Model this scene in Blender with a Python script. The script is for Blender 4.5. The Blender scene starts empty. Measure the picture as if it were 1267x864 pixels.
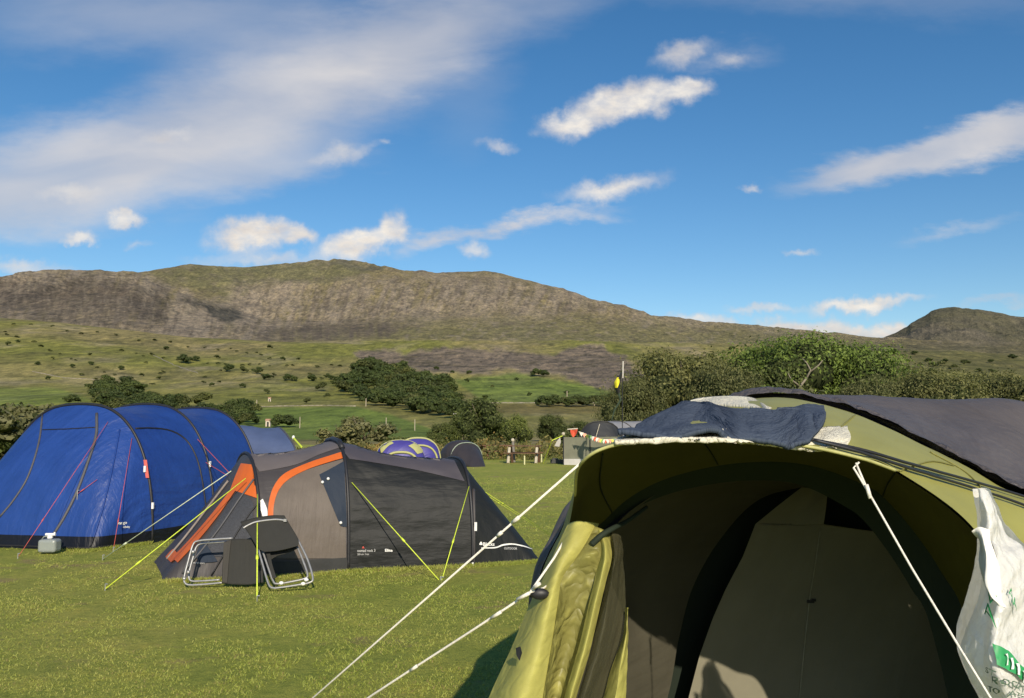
import bpy, bmesh, math, random
import numpy as np
from mathutils import Vector, Matrix, noise as mnoise
random.seed(7); RNG = np.random.default_rng(7)
scene = bpy.context.scene
col = scene.collection
FP = 1050.0; CX = 633.5; CY = 432.0; CAMH = 1.6
PIT = math.atan(103 / FP); CP, SP = math.cos(PIT), math.sin(PIT)

# ------------------------------------------------------------------ camera
cd = bpy.data.cameras.new("camera"); cam = bpy.data.objects.new("camera", cd); col.objects.link(cam)
cd.sensor_fit = 'HORIZONTAL'; cd.sensor_width = 36; cd.lens = FP / 1267 * 36
cd.clip_start = 0.05; cd.clip_end = 40000
cam.location = (0, 0, CAMH); cam.rotation_euler = (math.pi / 2 + PIT, 0, 0)
scene.camera = cam
scene.view_settings.view_transform = 'Standard'; scene.view_settings.look = 'None'
scene.view_settings.exposure = 0; scene.view_settings.gamma = 1

def P(px, py, Y):
    "world point seen at photo position (px,py) that stands at distance Y in front"
    u = (px - CX) / FP; v = (CY - py) / FP
    t = Y / (CP - v * SP)
    return Vector((u * t, Y, CAMH + t * (SP + v * CP)))
def G(px, py, z=0.0):
    u = (px - CX) / FP; v = (CY - py) / FP
    t = (z - CAMH) / (SP + v * CP)
    return Vector((u * t, t * (CP - v * SP), z))
def Pn(px, py, Y):
    u = (px - CX) / FP; v = (CY - py) / FP
    t = Y / (CP - v * SP)
    return u * t, Y + 0 * t, CAMH + t * (SP + v * CP)

# ------------------------------------------------------------------ objects
def tag(o, label=None, cat=None, group=None, kind=None):
    if label: o['label'] = label
    if cat: o['category'] = cat
    if group: o['group'] = group
    if kind: o['kind'] = kind
    return o
def empty(name, loc, label=None, cat=None, group=None, rz=0):
    o = bpy.data.objects.new(name, None); col.objects.link(o)
    o.location = loc; o.rotation_euler = (0, 0, rz); o.empty_display_size = .2
    return tag(o, label, cat, group)
def link(name, me, mat, parent=None):
    o = bpy.data.objects.new(name, me); col.objects.link(o)
    if mat is not None and not me.materials: me.materials.append(mat)
    if parent is not None:
        o.parent = parent
        # geometry is given in world space: take the parent's place off
        def wm(p):
            if p is None: return Matrix.Identity(4)
            return wm(p.parent) @ (p.matrix_parent_inverse if p.parent else Matrix.Identity(4)) @ p.matrix_basis
        M = wm(parent)
        o.matrix_parent_inverse = M.inverted()
    return o
def mesh_np(name, V, F, smooth=True, uv=None, cols=None):
    "V (n,3) F (m,k) arrays"
    V = np.asarray(V, dtype=np.float32); F = np.asarray(F, dtype=np.int32)
    me = bpy.data.meshes.new(name)
    k = F.shape[1]
    me.vertices.add(len(V)); me.vertices.foreach_set('co', V.ravel())
    me.loops.add(F.size); me.loops.foreach_set('vertex_index', F.ravel())
    me.polygons.add(len(F))
    me.polygons.foreach_set('loop_start', np.arange(0, F.size, k, dtype=np.int32))
    me.polygons.foreach_set('loop_total', np.full(len(F), k, dtype=np.int32))
    me.polygons.foreach_set('use_smooth', np.full(len(F), smooth))
    if uv is not None:
        l = me.uv_layers.new(name='UVMap')
        l.data.foreach_set('uv', np.asarray(uv, dtype=np.float32)[F.ravel()].ravel())
    if cols:
        for nm, c in cols.items():
            a = me.attributes.new(nm, 'FLOAT_COLOR', 'POINT')
            c = np.asarray(c, dtype=np.float32)
            if c.ndim == 1: c = np.stack([c, c, c], 1)
            if c.shape[1] == 3: c = np.concatenate([c, np.ones((len(c), 1), np.float32)], 1)
            a.data.foreach_set('color', c.ravel())
    me.update(); me.validate()
    return me
def grid_faces(nr, nc):
    i = np.arange(nr - 1)[:, None] * nc + np.arange(nc - 1)[None, :]
    i = i.ravel()
    return np.stack([i, i + 1, i + nc + 1, i + nc], 1)

class MB:
    "collects shapes into one mesh"
    def __init__(s): s.v = []; s.f = []
    def add(s, vs, fs):
        b = len(s.v); s.v += [tuple(v) for v in vs]; s.f += [tuple(b + i for i in f) for f in fs]; return s
    def box(s, c, sz, M=None):
        M = M or Matrix.Identity(3); c = Vector(c)
        vs = [c + M @ Vector((x * sz[0] / 2, y * sz[1] / 2, z * sz[2] / 2)) for x in (-1, 1) for y in (-1, 1) for z in (-1, 1)]
        return s.add(vs, [(0, 1, 3, 2), (4, 6, 7, 5), (0, 4, 5, 1), (2, 3, 7, 6), (0, 2, 6, 4), (1, 5, 7, 3)])
    def tube(s, pts, r, n=8, r2=None):
        pts = [Vector(p) for p in pts]; m = len(pts); rings = []
        up = Vector((0, 0, 1)); prev = None
        for i, p in enumerate(pts):
            t = (pts[min(i + 1, m - 1)] - pts[max(i - 1, 0)]).normalized()
            if prev is None:
                a = up if abs(t.z) < .9 else Vector((1, 0, 0))
                x = t.cross(a).normalized()
            else:
                x = (prev - t * prev.dot(t)).normalized()
            prev = x; y = t.cross(x)
            rr = r if r2 is None else r + (r2 - r) * i / max(1, m - 1)
            if not isinstance(rr, (int, float)): rr = rr
            rings.append([p + x * math.cos(2 * math.pi * k / n) * rr + y * math.sin(2 * math.pi * k / n) * rr for k in range(n)])
        vs = [v for rg in rings for v in rg]; fs = []
        for i in range(m - 1):
            for k in range(n):
                a = i * n + k; b = i * n + (k + 1) % n
                fs.append((a, b, b + n, a + n))
        fs.append(tuple(range(n - 1, -1, -1))); fs.append(tuple((m - 1) * n + k for k in range(n)))
        return s.add(vs, fs)
    def strip(s, pts, side, w, th=.002):
        "flat ribbon"
        pts = [Vector(p) for p in pts]; side = Vector(side)
        vs = []
        for p in pts: vs += [p - side * w / 2, p + side * w / 2]
        return s.add(vs, [(2 * i, 2 * i + 1, 2 * i + 3, 2 * i + 2) for i in range(len(pts) - 1)])
    def ball(s, c, r, n=8, sc=(1, 1, 1)):
        c = Vector(c); vs = []; fs = []
        for i in range(n + 1):
            th = math.pi * i / n
            for k in range(2 * n):
                ph = math.pi * k / n
                vs.append(c + Vector((r * sc[0] * math.sin(th) * math.cos(ph), r * sc[1] * math.sin(th) * math.sin(ph), r * sc[2] * math.cos(th))))
        for i in range(n):
            for k in range(2 * n):
                a = i * 2 * n + k; b = i * 2 * n + (k + 1) % (2 * n)
                fs.append((a, b, b + 2 * n, a + 2 * n))
        return s.add(vs, fs)
    def build(s, name, mat, parent=None, smooth=False):
        me = bpy.data.meshes.new(name); me.from_pydata(s.v, [], s.f); me.update()
        me.validate()
        if smooth:
            me.polygons.foreach_set('use_smooth', [True] * len(me.polygons))
        return link(name, me, mat, parent)

# ------------------------------------------------------------------ numpy noise
def _hash(ix, iy, seed):
    h = (ix.astype(np.int64) * 374761393 + iy.astype(np.int64) * 668265263 + seed * 1442695041) & 0xffffffff
    h = ((h ^ (h >> 13)) * 1274126177) & 0xffffffff
    return ((h ^ (h >> 16)) & 0xffff) / 65535.0
def vnoise(x, y, seed=0):
    x0 = np.floor(x); y0 = np.floor(y); fx = x - x0; fy = y - y0
    fx = fx * fx * (3 - 2 * fx); fy = fy * fy * (3 - 2 * fy)
    a = _hash(x0, y0, seed); b = _hash(x0 + 1, y0, seed); c = _hash(x0, y0 + 1, seed); d = _hash(x0 + 1, y0 + 1, seed)
    return (a * (1 - fx) + b * fx) * (1 - fy) + (c * (1 - fx) + d * fx) * fy
def fbm(x, y, o=5, seed=0, ridged=False, g=.5):
    s = 0; a = 1; t = 0
    for i in range(o):
        n = vnoise(x * 2 ** i + 17.3 * i, y * 2 ** i + 9.1 * i, seed + i)
        if ridged: n = 1 - abs(2 * n - 1)
        s = s + a * n; t += a; a *= g
    return s / t

# ------------------------------------------------------------------ materials
def M_new(name):
    m = bpy.data.materials.new(name); m.use_nodes = True
    nt = m.node_tree; nt.nodes.clear()
    out = nt.nodes.new('ShaderNodeOutputMaterial')
    return m, nt, out
def N(nt, t, **kw):
    n = nt.nodes.new(t)
    for k, v in kw.items():
        if k in ('inp',):
            for a, b in v.items(): n.inputs[a].default_value = b
        else: setattr(n, k, v)
    return n
def ramp(nt, fac, stops):
    r = nt.nodes.new('ShaderNodeValToRGB'); e = r.color_ramp.elements
    while len(e) < len(stops): e.new(.5)
    for i, (p, c) in enumerate(stops):
        e[i].position = p; e[i].color = (*c, 1) if len(c) == 3 else c
    nt.links.new(fac, r.inputs[0]); return r.outputs[0]
def mixc(nt, fac, a, b, mode='MIX'):
    n = nt.nodes.new('ShaderNodeMix'); n.data_type = 'RGBA'; n.blend_type = mode
    for sock, v in ((n.inputs[0], fac), (n.inputs[6], a), (n.inputs[7], b)):
        if hasattr(v, 'is_linked') or isinstance(v, bpy.types.NodeSocket): nt.links.new(v, sock)
        elif isinstance(v, (int, float)): sock.default_value = v
        else: sock.default_value = (*v, 1)
    return n.outputs[2]
def noise_n(nt, vec, scale, detail=4, rough=.55, dist=0):
    n = N(nt, 'ShaderNodeTexNoise', inp={'Scale': scale, 'Detail': detail, 'Roughness': rough, 'Distortion': dist})
    if vec is not None: nt.links.new(vec, n.inputs['Vector'])
    return n.outputs['Fac']
def mapping(nt, vec, scale=(1, 1, 1), rot=(0, 0, 0), loc=(0, 0, 0)):
    n = N(nt, 'ShaderNodeMapping'); n.inputs['Scale'].default_value = scale; n.inputs['Rotation'].default_value = rot
    n.inputs['Location'].default_value = loc
    nt.links.new(vec, n.inputs['Vector']); return n.outputs[0]
def simple(name, c, rough=.6, metal=0, var=.15, scale=30, spec=.5):
    m, nt, out = M_new(name)
    b = N(nt, 'ShaderNodeBsdfPrincipled'); tc = N(nt, 'ShaderNodeTexCoord')
    f = noise_n(nt, tc.outputs['Object'], scale, 5)
    lo = tuple(x * (1 - var) for x in c); hi = tuple(min(1, x * (1 + var)) for x in c)
    nt.links.new(ramp(nt, f, [(.3, lo), (.7, hi)]), b.inputs['Base Color'])
    b.inputs['Roughness'].default_value = rough; b.inputs['Metallic'].default_value = metal
    b.inputs['Specular IOR Level'].default_value = spec
    nt.links.new(b.outputs[0], out.inputs[0]); return m
def fabric(name, c, rough=.5, trans=.25, tc_col=None, wr=.4, wscale=3.0, wdir=35, var=.12, nw=1.0, alpha=1.0, spec=.4, crinkle=0, stretch=.12, dist=.02, fade=None):
    "woven nylon: tension creases as bump, slight see-through glow"
    m, nt, out = M_new(name)
    b = N(nt, 'ShaderNodeBsdfPrincipled'); uv = N(nt, 'ShaderNodeUVMap'); L = nt.links
    v1 = mapping(nt, uv.outputs[0], (1, stretch, 1), (0, 0, math.radians(wdir)))
    n1 = noise_n(nt, v1, wscale * 4, 3, .5, .3)
    v2 = mapping(nt, uv.outputs[0], (1, stretch * 1.3, 1), (0, 0, math.radians(wdir + 70)), (3, 1, 0))
    n2 = noise_n(nt, v2, wscale * 3, 3, .5, .4)
    n3 = noise_n(nt, uv.outputs[0], wscale * 1.2, 4, .5, .2)
    a = N(nt, 'ShaderNodeMath', operation='MULTIPLY'); L.new(n1, a.inputs[0]); a.inputs[1].default_value = nw
    s = N(nt, 'ShaderNodeMath', operation='MULTIPLY_ADD'); L.new(n2, s.inputs[0]); s.inputs[1].default_value = .7 * nw; L.new(a.outputs[0], s.inputs[2])
    s2 = N(nt, 'ShaderNodeMath', operation='MULTIPLY_ADD'); L.new(n3, s2.inputs[0]); s2.inputs[1].default_value = 1.2; L.new(s.outputs[0], s2.inputs[2])
    h = s2.outputs[0]
    if crinkle:
        w = noise_n(nt, uv.outputs[0], wscale * 6, 5, .6)
        wv = N(nt, 'ShaderNodeMix', data_type='RGBA'); wv.inputs[0].default_value = .12
        nn = N(nt, 'ShaderNodeTexNoise', inp={'Scale': wscale * 5}); L.new(uv.outputs[0], nn.inputs['Vector'])
        L.new(uv.outputs[0], wv.inputs[6]); L.new(nn.outputs['Color'], wv.inputs[7])
        vo = N(nt, 'ShaderNodeTexVoronoi', feature='F1', inp={'Scale': wscale * 9}); L.new(wv.outputs[2], vo.inputs['Vector'])
        pw = N(nt, 'ShaderNodeMath', operation='MINIMUM'); L.new(vo.outputs[0], pw.inputs[0]); pw.inputs[1].default_value = 1.0
        s3 = N(nt, 'ShaderNodeMath', operation='MULTIPLY_ADD'); L.new(pw.outputs[0], s3.inputs[0]); s3.inputs[1].default_value = crinkle; L.new(h, s3.inputs[2]); h = s3.outputs[0]
    bp = N(nt, 'ShaderNodeBump', inp={'Strength': wr, 'Distance': dist}); L.new(h, bp.inputs['Height'])
    f = noise_n(nt, uv.outputs[0], 2.2, 5, .6)
    lo = tuple(x * (1 - var) for x in c); hi = tuple(x * (1 + var) for x in c)
    cc = ramp(nt, f, [(.3, lo), (.7, hi)])
    # crumple shading multiplied into the colour, then the fine weave
    if crinkle: cc = mixc(nt, min(1, .45 * crinkle), cc, ramp(nt, mixc(nt, .5, noise_n(nt, uv.outputs[0], wscale * 5, 4, .6), pw.outputs[0]), [(.30, (1.12, 1.12, 1.1)), (.52, (.72, .72, .74))]), 'MULTIPLY')
    wn = noise_n(nt, uv.outputs[0], 400, 1)
    cc = mixc(nt, .25, cc, ramp(nt, wn, [(.35, (.55, .55, .55)), (.65, (1, 1, 1))]), 'MULTIPLY')
    L.new(cc, b.inputs['Base Color']); b.inputs['Roughness'].default_value = rough
    b.inputs['Specular IOR Level'].default_value = spec
    L.new(bp.outputs[0], b.inputs['Normal'])
    t = N(nt, 'ShaderNodeBsdfTranslucent'); t.inputs[0].default_value = (*(tc_col or c), 1); L.new(bp.outputs[0], t.inputs['Normal'])
    mx = N(nt, 'ShaderNodeMixShader'); mx.inputs[0].default_value = trans
    L.new(b.outputs[0], mx.inputs[1]); L.new(t.outputs[0], mx.inputs[2])
    o = mx.outputs[0]
    if alpha < 1:
        tr = N(nt, 'ShaderNodeBsdfTransparent'); m2 = N(nt, 'ShaderNodeMixShader'); m2.inputs[0].default_value = alpha
        L.new(tr.outputs[0], m2.inputs[1]); L.new(o, m2.inputs[2]); o = m2.outputs[0]
    L.new(o, out.inputs[0]); return m

# ------------------------------------------------------------------ sun and sky
SUN_AZ = math.radians(11); SUN_EL = math.radians(27)     # azimuth: from straight behind the camera towards the right
sdir = Vector((math.sin(SUN_AZ) * math.cos(SUN_EL), -math.cos(SUN_AZ) * math.cos(SUN_EL), math.sin(SUN_EL)))
sl = bpy.data.lights.new("sun", 'SUN'); sl.energy = 5.0; sl.angle = math.radians(.5); sl.color = (1, .88, .70)
so = bpy.data.objects.new("sun", sl); col.objects.link(so); so.rotation_euler = sdir.to_track_quat('Z', 'Y').to_euler(); so.location = (5, -5, 20)

world = bpy.data.worlds.new("World"); scene.world = world; world.use_nodes = True
world.cycles.sampling_method = 'MANUAL'; world.cycles.sample_map_resolution = 256
nt = world.node_tree; nt.nodes.clear(); L = nt.links
wo = N(nt, 'ShaderNodeOutputWorld')
sky = N(nt, 'ShaderNodeTexSky', sky_type='NISHITA'); sky.sun_disc = False
sky.sun_elevation = SUN_EL; sky.sun_rotation = math.pi - SUN_AZ
sky.altitude = 100; sky.air_density = 1.0; sky.dust_density = .3; sky.ozone_density = 2.2
hs = N(nt, 'ShaderNodeHueSaturation', inp={'Saturation': 1.30, 'Value': 1.0}); L.new(sky.outputs[0], hs.inputs['Color'])
bg1 = N(nt, 'ShaderNodeBackground'); L.new(hs.outputs[0], bg1.inputs[0]); bg1.inputs[1].default_value = .115
tc = N(nt, 'ShaderNodeTexCoord'); sx = N(nt, 'ShaderNodeSeparateXYZ'); L.new(tc.outputs['Generated'], sx.inputs[0])
def mth(op, a, b=None, c=None, clamp=False):
    n = N(nt, 'ShaderNodeMath', operation=op); n.use_clamp = clamp
    for i, v in enumerate((a, b, c)):
        if v is None: continue
        if isinstance(v, bpy.types.NodeSocket): L.new(v, n.inputs[i])
        else: n.inputs[i].default_value = v
    return n.outputs[0]
yy = mth('MAXIMUM', sx.outputs[1], .02)
cu = mth('DIVIDE', sx.outputs[0], yy); cv = mth('DIVIDE', sx.outputs[2], yy)
uvv = N(nt, 'ShaderNodeCombineXYZ'); L.new(cu, uvv.inputs[0]); L.new(cv, uvv.inputs[1])
front = mth('MULTIPLY', sx.outputs[1], 6, clamp=True)
UV0 = uvv.outputs[0]
def warp(vec, scale, amt, detail=5, stretch=(1, 1, 1)):
    n = N(nt, 'ShaderNodeTexNoise', inp={'Scale': scale, 'Detail': detail, 'Roughness': .62}); L.new(mapping(nt, vec, stretch), n.inputs['Vector'])
    s = N(nt, 'ShaderNodeVectorMath', operation='SUBTRACT'); L.new(n.outputs['Color'], s.inputs[0]); s.inputs[1].default_value = (.5, .5, .5)
    m_ = N(nt, 'ShaderNodeVectorMath', operation='MULTIPLY_ADD'); L.new(s.outputs[0], m_.inputs[0]); m_.inputs[1].default_value = (amt, amt * .75, 0); L.new(vec, m_.inputs[2])
    return m_.outputs[0]
W_puff = warp(UV0, 22, .06, 5)
W_wisp = warp(UV0, 9, .09, 7, (1, 2.6, 1))
def dirv(px, py):
    x, y, z = Pn(px, py, 1000.0); return x / 1000, (z - CAMH) / 1000
CLOUDS = []
def cloud(vec, px, py, rx, ry, rot, dens, soft):
    u0, v0 = dirv(px, py)
    s = N(nt, 'ShaderNodeVectorMath', operation='SUBTRACT'); L.new(vec, s.inputs[0]); s.inputs[1].default_value = (u0, v0, 0)
    r = mapping(nt, s.outputs[0], (1, 1, 1), (0, 0, math.radians(-rot)))
    k = N(nt, 'ShaderNodeVectorMath', operation='MULTIPLY'); L.new(r, k.inputs[0]); k.inputs[1].default_value = (FP / rx, FP / ry, 0)
    ln = N(nt, 'ShaderNodeVectorMath', operation='LENGTH'); L.new(k.outputs[0], ln.inputs[0])
    mr = N(nt, 'ShaderNodeMapRange', interpolation_type='SMOOTHSTEP'); L.new(ln.outputs['Value'], mr.inputs[0])
    mr.inputs[1].default_value = 1.15; mr.inputs[2].default_value = 1.15 - soft; mr.inputs[3].default_value = 0; mr.inputs[4].default_value = dens
    return mr.outputs[0]
puffs = [  # px py rx ry rot dens soft
 (308, 292, 58, 27, 4, 1, .6), (367, 292, 28, 17, 0, .95, .7), (445, 302, 70, 23, 12, 1, .65), (486, 285, 25, 27, 20, .9, .7),
 (155, 272, 30, 11, 0, .85, .7), (99, 294, 27, 10, 0, .85, .7),
 (712, 152, 52, 22, 10, .95, .7), (775, 124, 80, 27, 14, .95, .65), (848, 112, 40, 21, 0, .9, .7), (845, 66, 50, 19, 14, .7, .9), (905, 74, 26, 13, 5, .5, .9),
 (755, 233, 80, 18, 8, .95, .9), (617, 180, 34, 10, -8, .55, 1.0), (585, 308, 26, 12, -15, .7, .8),
 (420, 190, 50, 15, 18, .6, 1.0), (473, 174, 14, 8, 0, .4, 1.0), (930, 231, 18, 6, 0, .6, 1.0), (990, 307, 26, 6, 0, .55, 1.0),
 (1070, 377, 90, 10, 6, 1, .8), (940, 384, 55, 8, 0, .7, 1.0), (980, 407, 200, 14, 0, .95, .8), (1090, 410, 90, 12, 0, 1, .8),(860, 397, 70, 9, -3, .8, .9),
 (30, 333, 70, 12, -5, .7, .9), (330, 322, 110, 12, 0, .6, 1.0), (85, 240, 46, 12, 0, .5, 1.1), (205, 170, 40, 14, 10, .45, 1.1), (168, 300, 22, 8, 0, .35, 1.1)]
wisps = [(640, 277, 130, 14, 8, .75, 1.0), (535, 299, 60, 15, 10, .65, 1.0), (730, 275, 50, 11, 0, .5, 1.1), (1190, 285, 90, 11, 12, .3, 1.1), (1230, 378, 60, 8, 5, .35, 1.0),
 (890, 75, 90, 24, 5, .25, 1.1),]
big = [(1160, 190, 205, 34, 13, .85, .8), (1060, 212, 100, 20, 13, .5, .9), (1275, 160, 90, 34, 10, .7, .8), (330, 130, 320, 112, 22, .80, .95), (90, 210, 270, 84, 12, .78, .9), (500, 55, 165, 85, 28, .62, 1.0), (640, 10, 160, 60, 20, .30, 1.1),
 (200, 20, 320, 70, 0, .38, 1.1), (330, 215, 160, 36, 12, .45, 1.1), (20, 260, 150, 50, 0, .5, 1.0), (1000, -20, 420, 50, -4, .18, 1.1), (590, 110, 60, 110, -20, .12, 1.1)]
def fold(items, vec):
    o = None
    for c in items:
        a = cloud(vec, *c)
        if o is None: o = a
        else:  # union: 1-(1-a)(1-o)
            m_ = mth('MULTIPLY', mth('SUBTRACT', 1, a), mth('SUBTRACT', 1, o)); o = mth('SUBTRACT', 1, m_)
    return o
puffs = [c[:6] + (min(1.15, c[6] * 1.25),) for c in puffs]
aP = fold(puffs, W_puff); aW = fold(wisps, W_wisp); aB = fold(big, W_wisp)
# break-up of each kind
st = noise_n(nt, mapping(nt, UV0, (1.6, 5, 1), (0, 0, math.radians(-18))), 2.6, 5, .5, .5)
stB = N(nt, 'ShaderNodeMapRange'); L.new(st, stB.inputs[0]); stB.inputs[1].default_value = .3; stB.inputs[2].default_value = .68; stB.inputs[3].default_value = .78; stB.inputs[4].default_value = 1.04
fn = noise_n(nt, mapping(nt, UV0, (1, 1.8, 1)), 55, 6, .6)
fnB = N(nt, 'ShaderNodeMapRange'); L.new(fn, fnB.inputs[0]); fnB.inputs[1].default_value = .3; fnB.inputs[2].default_value = .62; fnB.inputs[3].default_value = .55; fnB.inputs[4].default_value = 1.05
aB = mth('MULTIPLY', aB, stB.outputs[0]); aW = mth('MULTIPLY', aW, fnB.outputs[0])
aP = mth('MULTIPLY', aP, mth('ADD', mth('MULTIPLY', fnB.outputs[0], .5), .5), clamp=True)
inv = mth('MULTIPLY', mth('MULTIPLY', mth('SUBTRACT', 1, aP), mth('SUBTRACT', 1, aW)), mth('SUBTRACT', 1, aB))
al = mth('MULTIPLY', mth('SUBTRACT', 1, inv), front, clamp=True)
cn = noise_n(nt, mapping(nt, UV0, (1, 1.8, 1)), 17, 4, .5)
ccol = ramp(nt, cn, [(.30, (.66, .61, .58)), (.58, (.92, .86, .78))])
bcol = ramp(nt, st, [(.3, (.56, .56, .60)), (.7, (.74, .71, .70))])
pc = mixc(nt, aP, bcol, ccol)
bg2 = N(nt, 'ShaderNodeBackground'); L.new(pc, bg2.inputs[0]); bg2.inputs[1].default_value = 1.0
mxs = N(nt, 'ShaderNodeMixShader'); L.new(al, mxs.inputs[0]); L.new(bg1.outputs[0], mxs.inputs[1]); L.new(bg2.outputs[0], mxs.inputs[2])
L.new(mxs.outputs[0], wo.inputs[0])
# ------------------------------------------------------------------ terrain
def curve(pts, x):
    pts = sorted(pts); return np.interp(x, [p[0] for p in pts], [p[1] for p in pts])
NC, NR = 1300, 620
PXc = np.linspace(-520, 1790, NC)
def C(*p): return curve(p, PXc)
FIELD = 563.0
S = C((-520, 380), (-200, 360), (0, 346), (30, 341), (110, 337), (165, 338.5), (200, 333), (235, 326.5), (262, 329), (300, 331), (350, 327), (385, 323.5), (420, 321), (440, 322), (470, 329), (500, 334.5), (545, 338.5), (575, 337), (600, 336), (620, 339), (650, 347), (700, 358), (735, 371), (770, 377), (790, 385), (805, 391), (828, 392), (840, 393.5), (870, 400), (950, 407.5), (1010, 412), (1070, 419), (1110, 423), (1267, 429), (1790, 445))
SPUR = C((-520, 372), (-200, 355), (0, 345), (30, 340), (110, 337), (165, 340), (200, 354), (240, 368), (270, 378), (300, 388), (330, 398), (420, 402), (520, 396), (600, 394), (700, 400), (800, 408), (900, 414), (1000, 418), (1100, 426), (1267, 433), (1790, 447))
GREEN = C((-520, 360), (-200, 378), (0, 393), (60, 398), (150, 408), (240, 418), (330, 422), (430, 424), (520, 424), (650, 424), (760, 424), (900, 428), (1100, 435), (1267, 441), (1790, 455))
one = np.ones(NC)
r700 = C((-520, 470), (0, 472), (300, 478), (420, 480), (560, 478), (760, 478), (1000, 480), (1267, 485), (1790, 490))
rows = [(40, 580 * one), (60, 565 * one), (150, 549 * one), (300, 532 * one), (480, 505 * one), (800, r700),
        (1250, GREEN + 16), (1500, GREEN), (1650, GREEN + C((-520, 7), (250, 6), (360, 1), (450, -3), (1790, -1))),
        (2000, np.minimum(GREEN + 3, (GREEN + SPUR) / 2 + 4)), (2700, SPUR), (3000, SPUR + C((-520, 12), (160, 12), (310, 9), (400, -1), (700, -3), (1790, 0))),
        (3600, (S * .62 + SPUR * .38)), (4300, S), (4700, S + 10), (5600, S + 45)]
logr = np.log([r[0] for r in rows]); tab = np.array([r[1] for r in rows])
# more mesh rows where more is seen
key = np.linspace(0, 1, NR)
Ys = np.exp(np.interp(key, [0, .12, .3, .5, .7, .93, 1], np.log([40, 150, 480, 1300, 2400, 4450, 5600])))
lY = np.log(Ys)
PY = np.empty((NR, NC))
for c in range(NC): PY[:, c] = np.interp(lY, logr, tab[:, c])
# soften the kinks between the rows
kern = np.exp(-np.linspace(-2, 2, 9) ** 2); kern /= kern.sum()
pad = np.pad(PY, ((4, 4), (0, 0)), 'edge'); SM = sum(kern[i] * pad[i:i + NR] for i in range(9))
PY = np.where((Ys[:, None] > 4050) & (Ys[:, None] < 4500), PY, SM)
PXg = np.broadcast_to(PXc, (NR, NC)); Yg = np.broadcast_to(Ys[:, None], (NR, NC))
X0, _, _ = Pn(PXg, PY, Yg)
def sstep(a, b, x): t = np.clip((x - a) / (b - a), 0, 1); return t * t * (3 - 2 * t)
rk = sstep(1500, 2300, Yg)
big_n = fbm(X0 / 420, Yg / 420, 6, 3, True) - .55
med_n = fbm(X0 / 120, Yg / 160, 6, 11) - .5
gul = fbm(X0 / 70 + Yg / 900, Yg / 420, 5, 23, True) - .5
near_n = fbm(X0 / 45, Yg / 45, 5, 31) - .5
far_f = sstep(60, 500, Yg)
dpy = -(rk * (big_n * 13 + gul * 6) + (1 - rk) * far_f * (med_n * 10 * sstep(300, 900, Yg) + near_n * 5))
crest = 1 - .80 * np.exp(-((Yg - 4300) / 260) ** 2)
crest *= 1 - .6 * np.exp(-((Yg - 2700) / 170) ** 2) * sstep(400, 250, PXg)
crest *= 1 - .7 * np.exp(-((Yg - 1500) / 110) ** 2) * sstep(450, 330, PXg)
cliff = sstep(-100, 20, PXg) * sstep(330, 220, PXg) * sstep(2000, 2150, Yg) * sstep(2700, 2500, Yg)
dpy -= cliff * (gul * 16)
PY2 = PY + dpy * crest
jag = (fbm(PXc / 9, one, 4, 77) - .5) * 4.2 * sstep(0, 1, C((-520, .6), (340, .3), (380, 1), (520, 1), (560, .2), (640, .4), (760, 1), (840, .5), (1790, .2)))
PY2 = PY2 + jag[None, :] * np.exp(-((Yg - 4300) / 200) ** 2)
X, Yw, Z = Pn(PXg, PY2, Yg)
# slag heaps: three cones of spoil with a straight foot, painted and raised
def poly_mask(px, py, pts, soft=2.5):
    "1 inside the polygon given in picture coordinates"
    ins = np.zeros(px.shape, bool); n = len(pts); dmin = np.full(px.shape, 1e9)
    for i in range(n):
        x1, y1 = pts[i]; x2, y2 = pts[(i + 1) % n]
        c = ((y1 > py) != (y2 > py)) & (px < (x2 - x1) * (py - y1) / (y2 - y1 + 1e-9) + x1); ins ^= c
        t = np.clip(((px - x1) * (x2 - x1) + (py - y1) * (y2 - y1)) / ((x2 - x1) ** 2 + (y2 - y1) ** 2 + 1e-9), 0, 1)
        dmin = np.minimum(dmin, np.hypot(px - x1 - t * (x2 - x1), py - y1 - t * (y2 - y1)))
    return np.clip(.5 + np.where(ins, dmin, -dmin) / (2 * soft), 0, 1)
wob = (fbm(PXg / 18, PY2 / 10, 5, 5) - .5)
qx = PXg + wob * 16; qy = PY2 + (fbm(PXg / 14, PY2 / 8, 5, 15) - .5) * 12
slag = poly_mask(qx, qy, [(440, 436), (475, 431), (500, 440), (540, 432), (580, 428), (640, 437), (690, 438), (725, 427), (745, 428), (775, 444), (800, 470), (790, 486), (740, 482), (690, 464), (640, 458), (560, 462), (500, 455), (450, 450)])
slag *= sstep(650, 800, Yg) * sstep(2000, 1700, Yg)
cliffm = poly_mask(qx, qy, [(-200, 366), (20, 356), (150, 350), (200, 372), (205, 412), (140, 412), (0, 398), (-200, 380)], 8) * sstep(1600, 2000, Yg)
cliff2 = poly_mask(qx, qy, [(318, 415), (360, 404), (460, 398), (520, 402), (480, 416), (400, 424), (330, 424)], 5) * sstep(1500, 1700, Yg)
rocky = np.clip(fbm(PXg / 60, PY2 / 26, 5, 41) * 2.6 - .95, 0, 1)
greenhi = poly_mask(qx, qy, [(170, 342), (235, 328), (420, 322), (470, 332), (430, 348), (330, 352), (280, 372), (220, 352)], 7)
greenmd = poly_mask(qx, qy, [(330, 420), (520, 400), (700, 395), (860, 402), (1000, 412), (1120, 426), (1120, 440), (790, 440), (600, 424), (430, 428)], 10)
col_rockl = np.array([.33, .275, .215]); col_rockd = np.array([.15, .122, .10]); col_heath = np.array([.25, .21, .105])
col_grass = np.array([.195, .200, .055]); col_field = np.array([.135, .195, .042]); col_olive = np.array([.185, .18, .080]); col_slag = np.array([.32, .26, .205])
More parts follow.
